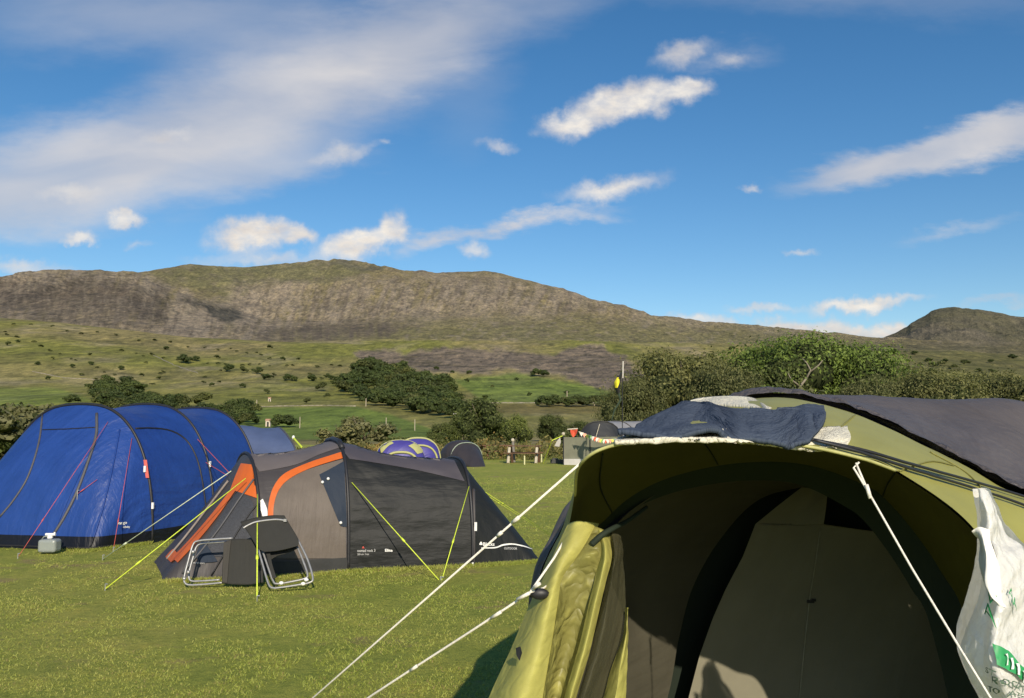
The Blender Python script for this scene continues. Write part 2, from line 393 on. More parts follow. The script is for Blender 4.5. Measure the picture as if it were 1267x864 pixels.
def lay(base, m, c): return base * (1 - m[..., None]) + c * m[..., None]
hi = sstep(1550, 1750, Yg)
base = np.broadcast_to(col_grass, (NR, NC, 3)).copy()
patch = np.clip(fbm(X0 / 160 + 5, Yg / 260, 6, 51) * 3 - 1.1, 0, 1)
base = lay(base, patch * .85, col_heath)
base = lay(base, np.clip(fbm(X0 / 60, Yg / 110, 6, 61) * 4 - 2.3, 0, 1) * .5, col_rockl)
m1 = hi * 1.0
top = lay(lay(np.broadcast_to(col_heath * .98, (NR, NC, 3)), rocky, col_rockl), greenhi * .9, col_olive * .98)
rz = poly_mask(qx, qy, [(-520, 330), (160, 334), (205, 352), (285, 384), (330, 400), (330, 425), (-520, 400)], 6)
rz2 = poly_mask(qx, qy, [(290, 352), (430, 350), (540, 345), (640, 348), (720, 366), (800, 392), (700, 388), (560, 384), (470, 398), (330, 412), (280, 388)], 9)
str_ = fbm(PXg / 6 + PY2 / 14, PY2 / 26, 5, 141)
top = lay(top, rz * np.clip(.45 + (str_ - .4) * 2.4, 0, 1) * .9, col_rockl * 1.02)
top = lay(top, rz2 * np.clip(.25 + (str_ - .42) * 3.2, 0, 1) * .8, col_rockl * .98)
gl = fbm(PXg / 5 + PY2 / 16, PY2 / 30, 5, 151, True)
top = lay(top, np.clip((gl - .62) * 5, 0, 1) * np.clip(rz + rz2, 0, 1) * .6, col_rockd * .7)
top = lay(top, np.clip((fbm(PXg / 3.5, PY2 / 4, 4, 153) - .56) * 9, 0, 1) * np.clip(rz + rz2, 0, 1) * .55, col_rockl * 1.25)
top = lay(top, greenmd * .75, col_olive * 1.12 + np.array([.03, .02, 0]))
top = lay(top, np.clip(fbm(PXg / 14, PY2 / 5, 5, 71) * 4 - 2.3, 0, 1) * .55, col_rockd)
base = base * (1 - m1[..., None]) + top * m1[..., None]
streak = np.clip(fbm(PXg / 5, PY2 / 22, 5, 81, True) * 2.2 - .8, 0, 1)
base = lay(base, np.clip(fbm(PXg / 7, PY2 / 4, 4, 131) * 5 - 2.9, 0, 1) * hi * .55 * (1 - greenhi * .6), col_rockl * 1.12)
base = lay(base, np.clip(fbm(PXg / 5, PY2 / 2.4, 4, 133) * 5 - 3.1, 0, 1) * hi * .35, col_rockd * .8)
base = lay(base, cliffm * (.25 + .65 * streak), col_rockd * .95)
base = lay(base, cliff2 * (.3 + .6 * streak), col_rockd * .9)
base = lay(base, poly_mask(qx, qy, [(225, 369), (262, 378), (290, 381), (302, 392), (290, 399), (268, 395), (255, 384)], 2.5) * hi * .8, np.array([.05, .055, .05]))  # cloud shadow painted into the slope colour
base = lay(base, poly_mask(qx, qy, [(395, 322), (430, 324), (475, 333), (470, 338), (425, 332)], 2) * hi * .6, np.array([.10, .10, .085]))  # summit crag darkened, a cloud shadow painted into its colour
base = lay(base, slag, col_slag)
base = lay(base, slag * np.clip(fbm(PXg / 10 + PY2 / 9, PY2 / 26, 4, 91) * 3 - 1.5, 0, 1) * .5, col_slag * .62)
# bright pasture in the valley
f1 = poly_mask(PXg + wob * 5, PY2 + wob * 2, [(295, 505), (440, 503), (480, 512), (560, 540), (560, 548), (250, 542), (270, 512)], 1.5) * sstep(1400, 900, Yg)
f5 = poly_mask(PXg + wob * 8, PY2 + wob * 4, [(1020, 424), (1100, 424), (1300, 424), (1790, 424), (1790, 470), (1040, 462)], 6) * sstep(900, 1200, Yg)
base = lay(base, f5 * .75, np.array([.12, .115, .055]))
base = lay(base, f1 * .9, col_field)
f2 = poly_mask(PXg + wob * 8, PY2 + wob * 3, [(-520, 478), (70, 480), (120, 497), (0, 505), (-520, 505)], 2) * sstep(1400, 900, Yg)
base = lay(base, f2 * .6, col_field * 1.05)
f3 = poly_mask(PXg + wob * 10, PY2 + wob * 4, [(560, 470), (640, 462), (720, 476), (760, 486), (740, 498), (600, 498)], 2) * sstep(1400, 900, Yg)
base = lay(base, f3 * .75, col_field * 1.12)
f4 = poly_mask(PXg, PY2 + wob * 3, [(600, 500), (780, 499), (790, 512), (620, 512)], 1.5) * sstep(1400, 900, Yg)
base = lay(base, f4 * .7, np.array([.17, .14, .05]))
# dark dots of heather and rush on the green hill
dots = np.clip(fbm(PXg / 3.2, PY2 / 1.8, 3, 101) * 5 - 3.35, 0, 1) * sstep(700, 900, Yg) * sstep(1550, 1450, Yg) * (patch * .6 + .4)
base = lay(base, dots * .55, np.array([.055, .065, .03]))
dark_lines = np.clip(1 - abs(fbm(X0 / 220, Yg / 120, 4, 111) - .5) * 26, 0, 1) * sstep(500, 700, Yg) * sstep(1550, 1450, Yg)
base = lay(base, dark_lines * .45, np.array([.07, .075, .03]))
base = base * (1 - .12 * hi[..., None]) + np.array([.30, .275, .25]) * .12 * hi[..., None]  # distance haze mixed into the colour of the far slopes
rockattr = np.clip(hi * .75 + slag + cliffm, 0, 1)
Zw = Z.copy()
edge = sstep(75, 45, Yg); Zw = Zw * (1 - edge) + (-.35) * edge
V = np.stack([X, Yw, Zw], -1).reshape(-1, 3)
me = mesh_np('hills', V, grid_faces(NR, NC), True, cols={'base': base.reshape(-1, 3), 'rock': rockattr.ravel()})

def terrain_mat(name, unit=1.0):
    m, nt, out = M_new(name); L = nt.links
    b = N(nt, 'ShaderNodeBsdfPrincipled', inp={'Roughness': .95, 'Specular IOR Level': .1})
    a = N(nt, 'ShaderNodeAttribute', attribute_name='base'); r = N(nt, 'ShaderNodeAttribute', attribute_name='rock')
    tc = N(nt, 'ShaderNodeTexCoord'); o = tc.outputs['Object']
    n1 = noise_n(nt, mapping(nt, o, (1, .45, 1)), .02 * unit, 8, .65); n2 = noise_n(nt, mapping(nt, o, (1, .35, 1)), .09 * unit, 7, .7); n3 = noise_n(nt, o, .5 * unit, 5, .7)
    c = mixc(nt, .85, a.outputs['Color'], ramp(nt, n1, [(.3, (.60, .62, .66)), (.7, (1.32, 1.28, 1.2))]), 'MULTIPLY')
    c = mixc(nt, .9, c, ramp(nt, n2, [(.34, (.50, .52, .54)), (.5, (1, 1, 1)), (.66, (1.55, 1.47, 1.36))]), 'MULTIPLY')
    c = mixc(nt, .5, c, ramp(nt, n3, [(.34, (.45, .48, .42)), (.66, (1.45, 1.42, 1.3))]), 'MULTIPLY')
    L.new(c, b.inputs['Base Color'])
    h = N(nt, 'ShaderNodeMath', operation='MULTIPLY_ADD'); L.new(n2, h.inputs[0]); h.inputs[1].default_value = .7; L.new(n1, h.inputs[2])
    st_ = N(nt, 'ShaderNodeMapRange'); L.new(r.outputs['Fac'], st_.inputs[0]); st_.inputs[3].default_value = .25; st_.inputs[4].default_value = 1.0
    bp = N(nt, 'ShaderNodeBump', inp={'Distance': 26 / unit}); L.new(h.outputs[0], bp.inputs['Height']); L.new(st_.outputs[0], bp.inputs['Strength'])
    L.new(bp.outputs[0], b.inputs['Normal']); L.new(b.outputs[0], out.inputs[0]); return m
tm = terrain_mat('hillside')
hills = link('hills', me, tm); tag(hills, kind='structure')

# picture position -> point on the hillside (first one met)
def on_hill(px, py):
    c = int(np.clip(round((px + 520) / 2310 * (NC - 1)), 0, NC - 1))
    colv = PY2[:, c]; i0 = 8
    idx = np.nonzero(colv[i0:] <= py)[0]
    i = int(idx[0]) + i0 if len(idx) else NR - 1
    a, b = colv[i - 1], colv[i]; t = 0 if a == b else min(1, max(0, (a - py) / (a - b)))
    v = V.reshape(NR, NC, 3); p = v[i - 1, c] * (1 - t) + v[i, c] * t
    return Vector([float(x) for x in p])
def hill_at(px, Y):
    c = int(np.clip(round((px + 520) / 2310 * (NC - 1)), 0, NC - 1))
    i = int(np.clip(np.searchsorted(Ys, Y), 1, NR - 1)); v = V.reshape(NR, NC, 3)
    t = (Y - Ys[i - 1]) / (Ys[i] - Ys[i - 1]); p = v[i - 1, c] * (1 - t) + v[i, c] * t
    return Vector([float(x) for x in p])

# the peak on the right, farther off
nc2, nr2 = 420, 120
px2 = np.linspace(1020, 1700, nc2); pk = curve([(1020, 445), (1080, 426), (1100, 416), (1118, 406), (1135, 396), (1152, 386), (1165, 382), (1182, 380), (1200, 382), (1215, 383), (1235, 387), (1267, 393), (1340, 401), (1450, 418), (1600, 438), (1700, 450)], px2)
Y2 = np.linspace(5600, 8200, nr2); tt = (Y2 - 5600) / 2000
Yg2 = np.broadcast_to(Y2[:, None], (nr2, nc2)); pg2 = np.broadcast_to(px2, (nr2, nc2))
h2 = np.where(tt[:, None] < 1, tt[:, None] ** .8, 1 - (tt[:, None] - 1) * 1.2)
py2 = 455 - (455 - pk[None, :]) * h2
x2, _, _ = Pn(pg2, py2, Yg2)
dd = -((fbm(x2 / 300, Yg2 / 420, 6, 201, True) - .55) * 16 + (fbm(x2 / 80, Yg2 / 300, 5, 207, True) - .5) * 6) * (1 - .8 * np.exp(-((Yg2 - 7600) / 250) ** 2))
py2 = py2 + dd + (fbm(px2 / 8, px2 * 0, 4, 210) - .5)[None, :] * 2.5
x2, y2, z2 = Pn(pg2, py2, Yg2)
g2 = np.clip(fbm(x2 / 400, Yg2 / 500, 5, 220) * 3 - 1, 0, 1)
b2 = lay(np.broadcast_to(np.array([.13, .125, .085]), (nr2, nc2, 3)), g2, np.array([.165, .15, .12]))
me2 = mesh_np('mountain_peak', np.stack([x2, y2, z2], -1).reshape(-1, 3), grid_faces(nr2, nc2), True, cols={'base': b2.reshape(-1, 3), 'rock': np.ones(nr2 * nc2)})
pkobj = link('mountain', me2, tm); tag(pkobj, kind='structure')

# ------------------------------------------------------------------ camping field
def field_mat():
    m, nt, out = M_new('meadow'); L = nt.links
    b = N(nt, 'ShaderNodeBsdfPrincipled', inp={'Roughness': .9, 'Specular IOR Level': .15})
    tc = N(nt, 'ShaderNodeTexCoord'); o = tc.outputs['Object']
    n1 = noise_n(nt, o, .35, 6, .6); n2 = noise_n(nt, o, 2.2, 6, .65, .3); n3 = noise_n(nt, o, 14, 5, .7); n4 = noise_n(nt, mapping(nt, o, (1, .5, 1)), 90, 4, .75)
    c = ramp(nt, n1, [(.3, (.28, .32, .064)), (.5, (.345, .365, .075)), (.7, (.42, .39, .10))])
    c = mixc(nt, .8, c, ramp(nt, n2, [(.3, (.72, .80, .7)), (.55, (1, 1, 1)), (.72, (1.25, 1.12, 1.05))]), 'MULTIPLY')
    c = mixc(nt, .9, c, ramp(nt, n3, [(.28, (.62, .68, .58)), (.5, (.97, .98, .97)), (.72, (1.3, 1.2, 1.12))]), 'MULTIPLY')
    c = mixc(nt, .9, c, ramp(nt, n4, [(.3, (.55, .60, .52)), (.55, (1.05, 1.05, 1)), (.75, (1.5, 1.4, 1.3))]), 'MULTIPLY')
    # worn bare patches
    n5 = noise_n(nt, mapping(nt, o, (1, 1.2, 1), loc=(4.3, 2.2, 0)), .9, 7, .66)
    c = mixc(nt, ramp(nt, n5, [(.57, (0, 0, 0)), (.67, (.8, .8, .8))]), c, (.33, .23, .12))
    L.new(c, b.inputs['Base Color'])
    h = mixc(nt, .5, n3, n4); bp = N(nt, 'ShaderNodeBump', inp={'Distance': .05, 'Strength': .9}); L.new(h, bp.inputs['Height'])
    L.new(bp.outputs[0], b.inputs['Normal']); L.new(b.outputs[0], out.inputs[0]); return m
fm = field_mat()
R = 9000
gx = np.concatenate([[-R, -2500, -700, -200], np.linspace(-60, 60, 241), [200, 700, 2500, R]])
gy = np.concatenate([[-R, -2500, -700, -150], np.linspace(-30, 75, 211), [200, 700, 2500, R]])
GX, GY = np.meshgrid(gx, gy)
def ground_z(x, y):
    n = (fbm(np.asarray(x, float) / 5.0 + 40, np.asarray(y, float) / 5.0 + 40, 4, 301) - .5) * .10
    w = sstep(80, 60, abs(np.asarray(x, float))) * sstep(70, 40, np.asarray(y, float)) * sstep(-40, -20, np.asarray(y, float))
    return n * w + np.where(abs(np.asarray(y, float)) > 100, -.8, 0) * sstep(80, 200, np.asarray(y, float))
GZ = ground_z(GX, GY)
meg = mesh_np('ground', np.stack([GX, GY, GZ], -1).reshape(-1, 3), grid_faces(len(gy), len(gx)), True)
ground = link('ground', meg, fm); tag(ground, kind='structure')
def gz(x, y): return float(ground_z(x, y))

# short mown grass: blades near the camera
def grass_blades():
    n = 330000
    u = RNG.random(n); Yb = 4.2 * (30 / 4.2) ** (u ** 1.0)
    half = (np.abs(Yb) * .66 + .6); Xb = (RNG.random(n) * 2 - 1) * half
    keep = ~((Xb > .2) & (Yb < 6.5) & (Xb > (Yb - 4) * .12 + .15) & (Yb < 5.0))
    den = fbm(Xb / .35, Yb / .35, 3, 401); keep &= den > .33 + .12 * RNG.random(n)
    bare = fbm(Xb / 1.1 + 3, Yb / 1.1, 4, 405) > .70; keep &= ~bare
    Xb, Yb = Xb[keep], Yb[keep]; n = len(Xb); zb = ground_z(Xb, Yb) - .003
    tuft = np.zeros(n)
    base_l = [((0, 672), (111, 681)), ((111, 681), (188, 671)), ((203, 718), (322, 716)), ((322, 716), (431, 708)), ((431, 708), (585, 703)), ((585, 703), (670, 696))]
    ne = 2200 * len(base_l); ex = []
    for a_, b_ in base_l:
        A_, B_ = G(*a_), G(*b_); t_ = RNG.random(2200); j_ = np.abs(RNG.normal(size=2200)) * .05
        ex.append(np.stack([A_.x + (B_.x - A_.x) * t_ + RNG.normal(size=2200) * .02, A_.y + (B_.y - A_.y) * t_ - j_ - .01], 1))
    ex = np.concatenate(ex); Xb = np.concatenate([Xb, ex[:, 0]]); Yb = np.concatenate([Yb, ex[:, 1]]); tuft = np.concatenate([tuft, (RNG.random(ne) * .05 + .01)]); n = len(Xb); zb = ground_z(Xb, Yb) - .003
    h = tuft * .5 + (.007 + .015 * RNG.random(n) ** 2) * (.6 + .8 * fbm(Xb / .8, Yb / .8, 3, 409)); h *= 1 + .02 * Yb
    w = .0022 + .0004 * Yb; ang = RNG.random(n) * 2 * np.pi; lean = h * (.3 + .9 * RNG.random(n)); la = RNG.random(n) * 2 * np.pi
    dx, dy = np.cos(ang) * w, np.sin(ang) * w
    a = np.stack([Xb - dx, Yb - dy, zb], 1); b = np.stack([Xb + dx, Yb + dy, zb], 1)
    t = np.stack([Xb + np.cos(la) * lean, Yb + np.sin(la) * lean, zb + h], 1)
    Vb = np.stack([a, b, t], 1).reshape(-1, 3); F = np.arange(3 * n).reshape(-1, 3)
    tone = RNG.random(n); big_ = fbm(Xb / 1.4, Yb / 1.4, 4, 411)
    g = np.array([.34, .40, .075]); y_ = np.array([.52, .49, .15]); dr = np.array([.36, .28, .12])
    cb = g + (y_ - g) * (np.clip(tone * .7 + (big_ - .5) * 1.2, 0, 1))[:, None]
    cb = np.where((tone > .93)[:, None], dr, cb)
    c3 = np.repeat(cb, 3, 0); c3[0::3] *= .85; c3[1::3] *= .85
    return mesh_np('grass', Vb, F, False, cols={'base': c3})
def leaf_mat(name, trans=.35, rand=.0):
    m, nt, out = M_new(name); L = nt.links
    a = N(nt, 'ShaderNodeAttribute', attribute_name='base'); c = a.outputs['Color']
    if rand:
        oi = N(nt, 'ShaderNodeObjectInfo')
        c = mixc(nt, 1.0, c, ramp(nt, oi.outputs['Random'], [(0, (1 - rand, 1 - rand * .8, 1 - rand)), (.5, (1, 1, 1)), (1, (1 + rand * 1.2, 1 + rand, 1 + rand * .5))]), 'MULTIPLY')
    b = N(nt, 'ShaderNodeBsdfPrincipled', inp={'Roughness': .6, 'Specular IOR Level': .25}); L.new(c, b.inputs['Base Color'])
    t = N(nt, 'ShaderNodeBsdfTranslucent'); L.new(mixc(nt, 1.0, c, (1.2, 1.25, .6), 'MULTIPLY'), t.inputs[0])
    mx = N(nt, 'ShaderNodeMixShader'); mx.inputs[0].default_value = trans; L.new(b.outputs[0], mx.inputs[1]); L.new(t.outputs[0], mx.inputs[2])
    L.new(mx.outputs[0], out.inputs[0]); return m
gm = leaf_mat('grass_blade', .3)
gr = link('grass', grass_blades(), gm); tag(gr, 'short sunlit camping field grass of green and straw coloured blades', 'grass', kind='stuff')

# ------------------------------------------------------------------ trees
LM = leaf_mat('leaf', .3, .22)
bark = simple('bark', (.16, .13, .10), .9, scale=6); barkl = simple('pale_bark', (.32, .28, .22), .9, scale=6)
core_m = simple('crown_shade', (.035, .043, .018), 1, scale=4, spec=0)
def crown_mesh(name, w, h, leaves, size, cA, cB, seed, lobes=14, base=.18, flat=1.0, ragged=.25, deep=.5):
    "crown of leaf-sized quads on many overlapping lobes; w width, h height, foot at z=0"
    r = np.random.default_rng(seed)
    cs = []; rs = []
    for i in range(lobes):
        th = r.random() * 2 * np.pi; q = r.random() ** .5
        zz = base + (1 - base) * r.random() ** .8
        env = np.sqrt(max(0.05, 1 - ((zz - .45) / .60) ** 2)) * flat
        rad = (.16 + .15 * r.random())
        cs.append((np.cos(th) * q * .5 * env * (1 - rad * .5), np.sin(th) * q * .5 * env * (1 - rad * .5), zz * (1 - rad) + .02)); rs.append(rad)
    cs = np.array(cs); rs = np.array(rs)
    li = r.integers(0, lobes, leaves)
    d = r.normal(size=(leaves, 3)); d /= np.linalg.norm(d, axis=1)[:, None]; d[:, 2] = np.where(d[:, 2] < -.35, -d[:, 2], d[:, 2])
    rr = rs[li] * (1 - deep * r.random(leaves) ** 2.2) * (1 + ragged * r.normal(size=leaves) * .5)
    # sub-clumps
    sub = np.sin(d[:, 0] * 9 + li) * np.sin(d[:, 1] * 8 + 2 * li) * np.sin(d[:, 2] * 9 + 3 * li)
    rr *= 1 + .22 * sub
    p = cs[li] + d * rr[:, None] * np.array([1, 1, .9])
    p = p * np.array([w, w, h]); p[:, 2] = np.maximum(p[:, 2], .02 * h)
    nrm = d + r.normal(size=(leaves, 3)) * .38; nrm /= np.linalg.norm(nrm, axis=1)[:, None]
    a = np.cross(nrm, r.normal(size=(leaves, 3))); a /= np.linalg.norm(a, axis=1)[:, None]; b = np.cross(nrm, a)
    s = size * (.6 + .8 * r.random(leaves))[:, None]
    q = np.stack([p - a * s, p + b * s * .55, p + a * s, p - b * s * .55], 1).reshape(-1, 3)
    t = np.clip(.5 + .28 * r.normal(size=leaves) + .5 * sub, 0, 1)[:, None]
    c = np.array(cA) * (1 - t) + np.array(cB) * t
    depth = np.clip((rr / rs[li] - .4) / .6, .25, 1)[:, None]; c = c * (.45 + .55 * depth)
    me = mesh_np(name, q, np.arange(4 * leaves).reshape(-1, 4), False, cols={'base': np.repeat(c, 4, 0)})
    me.materials.append(LM)
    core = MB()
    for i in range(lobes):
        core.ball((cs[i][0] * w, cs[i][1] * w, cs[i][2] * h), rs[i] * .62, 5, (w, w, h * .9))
    return me, core
def trunk_mesh(h, r0, seed, limbs=5, spread=.3):
    rg = random.Random(seed); m = MB()
    top = Vector((rg.uniform(-.1, .1) * h, rg.uniform(-.1, .1) * h, h * .62))
    pts = [Vector((0, 0, -.3)), Vector((0, 0, h * .12)), top * .5 + Vector((rg.uniform(-.04, .04) * h, 0, 0)), top]
    m.tube(pts, r0, 7, r0 * .35)
    for i in range(limbs):
        t = rg.uniform(.3, .9); p = top * t; a = rg.random() * 6.28; ln = h * rg.uniform(.2, .36)
        e = p + Vector((math.cos(a) * ln * spread * 2.4, math.sin(a) * ln * spread * 2.4, ln))
        m.tube([p, (p + e) / 2 + Vector((0, 0, -.04 * h)), e], r0 * .4, 5, r0 * .1)
    return m
PROTO = {}
def make_proto(key, name, w, h, leaves, size, cA, cB, seed, tr=True, barkm=None, core=True, lvl=True, **kw):
    me, co = crown_mesh(name, w, h, leaves, size, cA, cB, seed, **kw)
    PROTO[key] = (name, w, h, me, co if core else None, trunk_mesh(h, w * .03, seed) if tr else None, barkm or bark, {})
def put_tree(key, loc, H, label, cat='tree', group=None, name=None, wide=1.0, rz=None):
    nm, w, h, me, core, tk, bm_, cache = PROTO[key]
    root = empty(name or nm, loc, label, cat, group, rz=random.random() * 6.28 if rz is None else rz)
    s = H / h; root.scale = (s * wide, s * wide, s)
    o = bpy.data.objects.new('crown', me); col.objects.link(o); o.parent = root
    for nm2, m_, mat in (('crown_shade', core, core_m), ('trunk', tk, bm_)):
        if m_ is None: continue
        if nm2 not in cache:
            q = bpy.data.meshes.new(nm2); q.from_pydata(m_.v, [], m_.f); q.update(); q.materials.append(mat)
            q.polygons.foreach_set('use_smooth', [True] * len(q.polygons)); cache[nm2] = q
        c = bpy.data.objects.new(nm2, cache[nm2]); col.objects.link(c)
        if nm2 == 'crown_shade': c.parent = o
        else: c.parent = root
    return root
DK = (.062, .085, .027); MG = (.095, .125, .035); LG = (.17, .19, .06); OL = (.13, .13, .045); SIL = (.23, .22, .11); BR = (.085, .12, .024)
make_proto('far1', 'hillside_tree', 8, 8, 1500, .42, DK, MG, 1, lobes=9, tr=False)
make_proto('far2', 'hillside_tree', 8, 7, 1500, .42, DK, (.085, .11, .035), 2, lobes=8, tr=False)
make_proto('far3', 'hillside_tree', 8, 9, 1500, .40, (.075, .09, .03), (.14, .155, .05), 3, lobes=10, tr=False)
make_proto('bush1', 'bush', 4, 3, 2600, .13, MG, LG, 4, lobes=12, base=.05)
make_proto('bush2', 'bush', 4, 3, 2600, .13, OL, SIL, 5, lobes=12, base=.05)
make_proto('mid1', 'tree', 7, 8, 9000, .15, (.06, .08, .026), (.15, .175, .05), 6, lobes=20, base=.12)
make_proto('mid2', 'tree', 6, 8, 9000, .13, (.11, .15, .03), (.27, .29, .08), 7, lobes=22, base=.12)
make_proto('will1', 'willow_tree', 9, 7, 30000, .10, (.08, .092, .032), (.19, .19, .07), 8, lobes=34, base=.04, ragged=.35)
make_proto('will2', 'willow_tree', 9, 7, 30000, .10, (.08, .092, .03), (.20, .20, .08), 9, lobes=36, base=.04, ragged=.35)
make_proto('oak', 'broad_tree', 13, 8, 52000, .105, (.065, .105, .022), (.19, .26, .055), 10, lobes=44, base=.16, flat=1.1, ragged=.16, barkm=barkl)
def sp_line(pts, n):
    t = np.linspace(0, len(pts) - 1, n); return [(float(np.interp(q, range(len(pts)), [p[0] for p in pts])), float(np.interp(q, range(len(pts)), [p[1] for p in pts]))) for q in t]
# ---- trees on the hills
random.seed(21)
def hill_tree(px, py, hpx, label, group, key=None, wide=1.0, name=None, cat='tree'):
    p = on_hill(px, py); H = hpx * p.y / FP
    return put_tree(key or random.choice(['far1', 'far2', 'far1', 'far3']), p, H * 1.05, label, cat, group, name, wide)
def in_poly(x, y, pts):
    ins = False
    for i in range(len(pts)):
        x1, y1 = pts[i]; x2, y2 = pts[(i + 1) % len(pts)]
        if (y1 > y) != (y2 > y) and x < (x2 - x1) * (y - y1) / (y2 - y1) + x1: ins = not ins
    return ins
# the wood in the middle
wood = [(425, 468), (450, 462), (500, 466), (545, 480), (570, 500), (570, 519), (530, 517), (480, 507), (450, 500), (425, 490)]
n = 0; pts_w = []
while n < 95:
    x, y = random.uniform(420, 572), random.uniform(460, 520)
    if in_poly(x, y, wood) and all(abs(x - a) > 4.5 or abs(y - b) > 3 for a, b in pts_w):
        pts_w.append((x, y)); n += 1
for x, y in pts_w:
    hill_tree(x, y, random.uniform(15, 23), 'dark green tree of the wood on the valley side behind the black tent', 'trees of the dark wood on the valley side', wide=random.uniform(1, 1.35))
# belt above the blue tent
n = 0; pts_b = []
belt = [(118, 484), (150, 480), (200, 500), (260, 504), (318, 512), (312, 530), (150, 520), (118, 500)]
while n < 84:
    x, y = random.uniform(110, 320), random.uniform(478, 530)
    if in_poly(x, y, belt) and all(abs(x - a) > 4 or abs(y - b) > 2.5 for a, b in pts_b): pts_b.append((x, y)); n += 1
for x, y in pts_b:
    hill_tree(x, y, random.uniform(12, 19), 'dark bushy tree in the belt of trees above the blue tent', 'belt of trees above the blue tent', wide=random.uniform(1, 1.5))
hill_tree(133, 480, 17, 'tallest dark tree at the upper left end of the belt above the blue tent', None, 'far1')
hill_tree(88, 500, 12, 'low dark tree just above the crown of the blue tent', None, 'far2', 1.4)
# pair right of the belt, pair by the pasture
hill_tree(347, 529, 17, 'round dark bush by the pasture fence, left of a pair', None, 'far1', 1.3); hill_tree(360, 529, 16, 'round dark bush by the pasture fence, right of a pair', None, 'far2', 1.3)
hill_tree(664, 466, 11, 'lone dark tree at the foot of the spoil heap', None, 'far1', 1.2); hill_tree(674, 466, 8, 'smaller dark bush beside the lone tree below the spoil heap', None, 'far2', 1.3)
# hedge line below the spoil heap on the right
for i, x in enumerate(np.linspace(672, 775, 17)):
    hill_tree(float(x) + random.uniform(-3, 3), 503 + random.uniform(-2, 1), random.uniform(9, 15), 'dark tree in the hedge line below the spoil heap', 'hedge line trees below the spoil heap', wide=1.3)
# scattered thorn bushes
spots = [(230, 450, 12), (243, 447, 7), (283, 460, 10), (302, 462, 9), (318, 463, 9), (330, 470, 8), (357, 471, 9), (363, 472, 7), (385, 472, 9), (404, 468, 6), (205, 433, 5), (333, 432, 6), (10, 428, 6), (113, 452, 5),
 (380, 500, 8), (404, 493, 7), (415, 478, 9), (410, 470, 6), (398, 484, 12), (430, 482, 12), (580, 463, 5), (578, 473, 5), (640, 471, 4), (175, 466, 5), (60, 470, 5), (45, 452, 5), (22, 424, 4), (65, 445, 4), (90, 455, 5), (150, 458, 6), (196, 470, 5), (270, 444, 5), (350, 446, 5), (300, 480, 6), (262, 478, 5), (330, 488, 7), (540, 458, 5), (560, 462, 4), (610, 480, 4), (700, 488, 5), (655, 490, 5), (745, 494, 6), (600, 494, 6)]
for x, y, h in spots:
    hill_tree(x, y, h, 'small dark thorn bush standing alone on the green hillside', 'thorn bushes scattered on the hillside', wide=1.2, name='thorn_bush', cat='bush')
for i in range(34):
    x = random.uniform(800, 1267); y = random.uniform(432, 462)
    hill_tree(x, y, random.uniform(4, 8), 'distant dark bush on the low slope below the right ridge', 'bushes below the right hand ridge', wide=1.5, name='distant_bush', cat='bush')
for i in range(30):
    x = random.gauss(300, 110); y = random.uniform(440, 478)
    if 20 < x < 430: hill_tree(x, y, random.uniform(2, 4), key='far3', label='tiny dark gorse clump dotted on the green hillside', group='gorse clumps dotted on the green hillside', wide=1.6, name='gorse_clump', cat='bush')

for ln_ in ([(0, 410), (60, 432), (100, 450), (150, 470), (190, 478)], [(150, 437), (230, 447), (300, 452), (430, 455)], [(20, 402), (140, 414), (260, 432), (330, 440)]):
    for x, y in sp_line(ln_, 18):
        hill_tree(x + random.gauss(0, 4), y + random.gauss(0, 1.5), random.uniform(1.8, 3.6), key='far3', label='tiny dark gorse clump in a line across the green hillside', group='gorse clumps in lines across the hillside', wide=1.8, name='gorse_clump', cat='bush')
# ---- nearer trees and bushes beyond the camping field
def near_tree(key, px, ytop, Y, label, wide=1.0, cat='tree', zb=None, name=None, rz=None):
    zt = P(px, ytop, Y).z; p = P(px, 500, Y); z0 = hill_at(px, Y).z if Y > 60 else (zb if zb is not None else 0)
    z0 = max(z0, -.1) if Y < 90 else z0
    return put_tree(key, Vector((p.x, Y, z0 - .1)), (zt - z0) * 1.06, label, cat, None, name, wide, rz)
near_tree('mid1', 600, 490, 120, 'dark bushy tree left of the pale young tree beyond the picnic table', 1.15)
near_tree('mid1', 572, 507, 140, 'dark tree at the right end of the wood behind the black dome tent', 1.1)
near_tree('mid1', 545, 522, 110, 'low dark tree right behind the purple and yellow tent', 1.2)
near_tree('mid2', 641, 512, 95, 'pale yellow green young tree behind the picnic table', 1.0)
near_tree('mid1', 683, 512, 170, 'dark round tree right of the pale young tree', 1.1)
near_tree('mid1', 720, 520, 120, 'low dark bush between the orange flag and the young tree', 1.4)
near_tree('bush1', 700, 535, 75, 'green bush beyond the field left of the khaki windbreak', 1.5, 'bush')
near_tree('mid2', 770, 505, 90, 'tree behind the pole with the yellow windsock', 1.1)
near_tree('will1', 838, 438, 66, 'large dark olive willow left of the broad tree, behind the blue blanket', .92, name='willow_tree')
near_tree('will1', 788, 470, 62, 'shorter willow bush standing by the tall pole', .7)
near_tree('will2', 895, 452, 60, 'grey green willow between the dark willow and the broad tree', .65)
oak_ = near_tree('oak', 1012, 420, 68, 'broad green tree with a pale forked trunk above the grey tent roof', .95, rz=.4)
lm = MB(); lm.tube([P(984, 500, 61), P(990, 478, 61), P(998, 468, 61)], .10, 7, .08).tube([P(998, 468, 61), P(1003, 458, 61), P(998, 449, 61), P(993, 444, 61)], .08, 6, .03).tube([P(1003, 460, 61), P(1013, 452, 61), P(1018, 446, 61)], .07, 6, .03).tube([P(990, 478, 61), P(979, 470, 61), P(975, 462, 61)], .07, 6, .03)
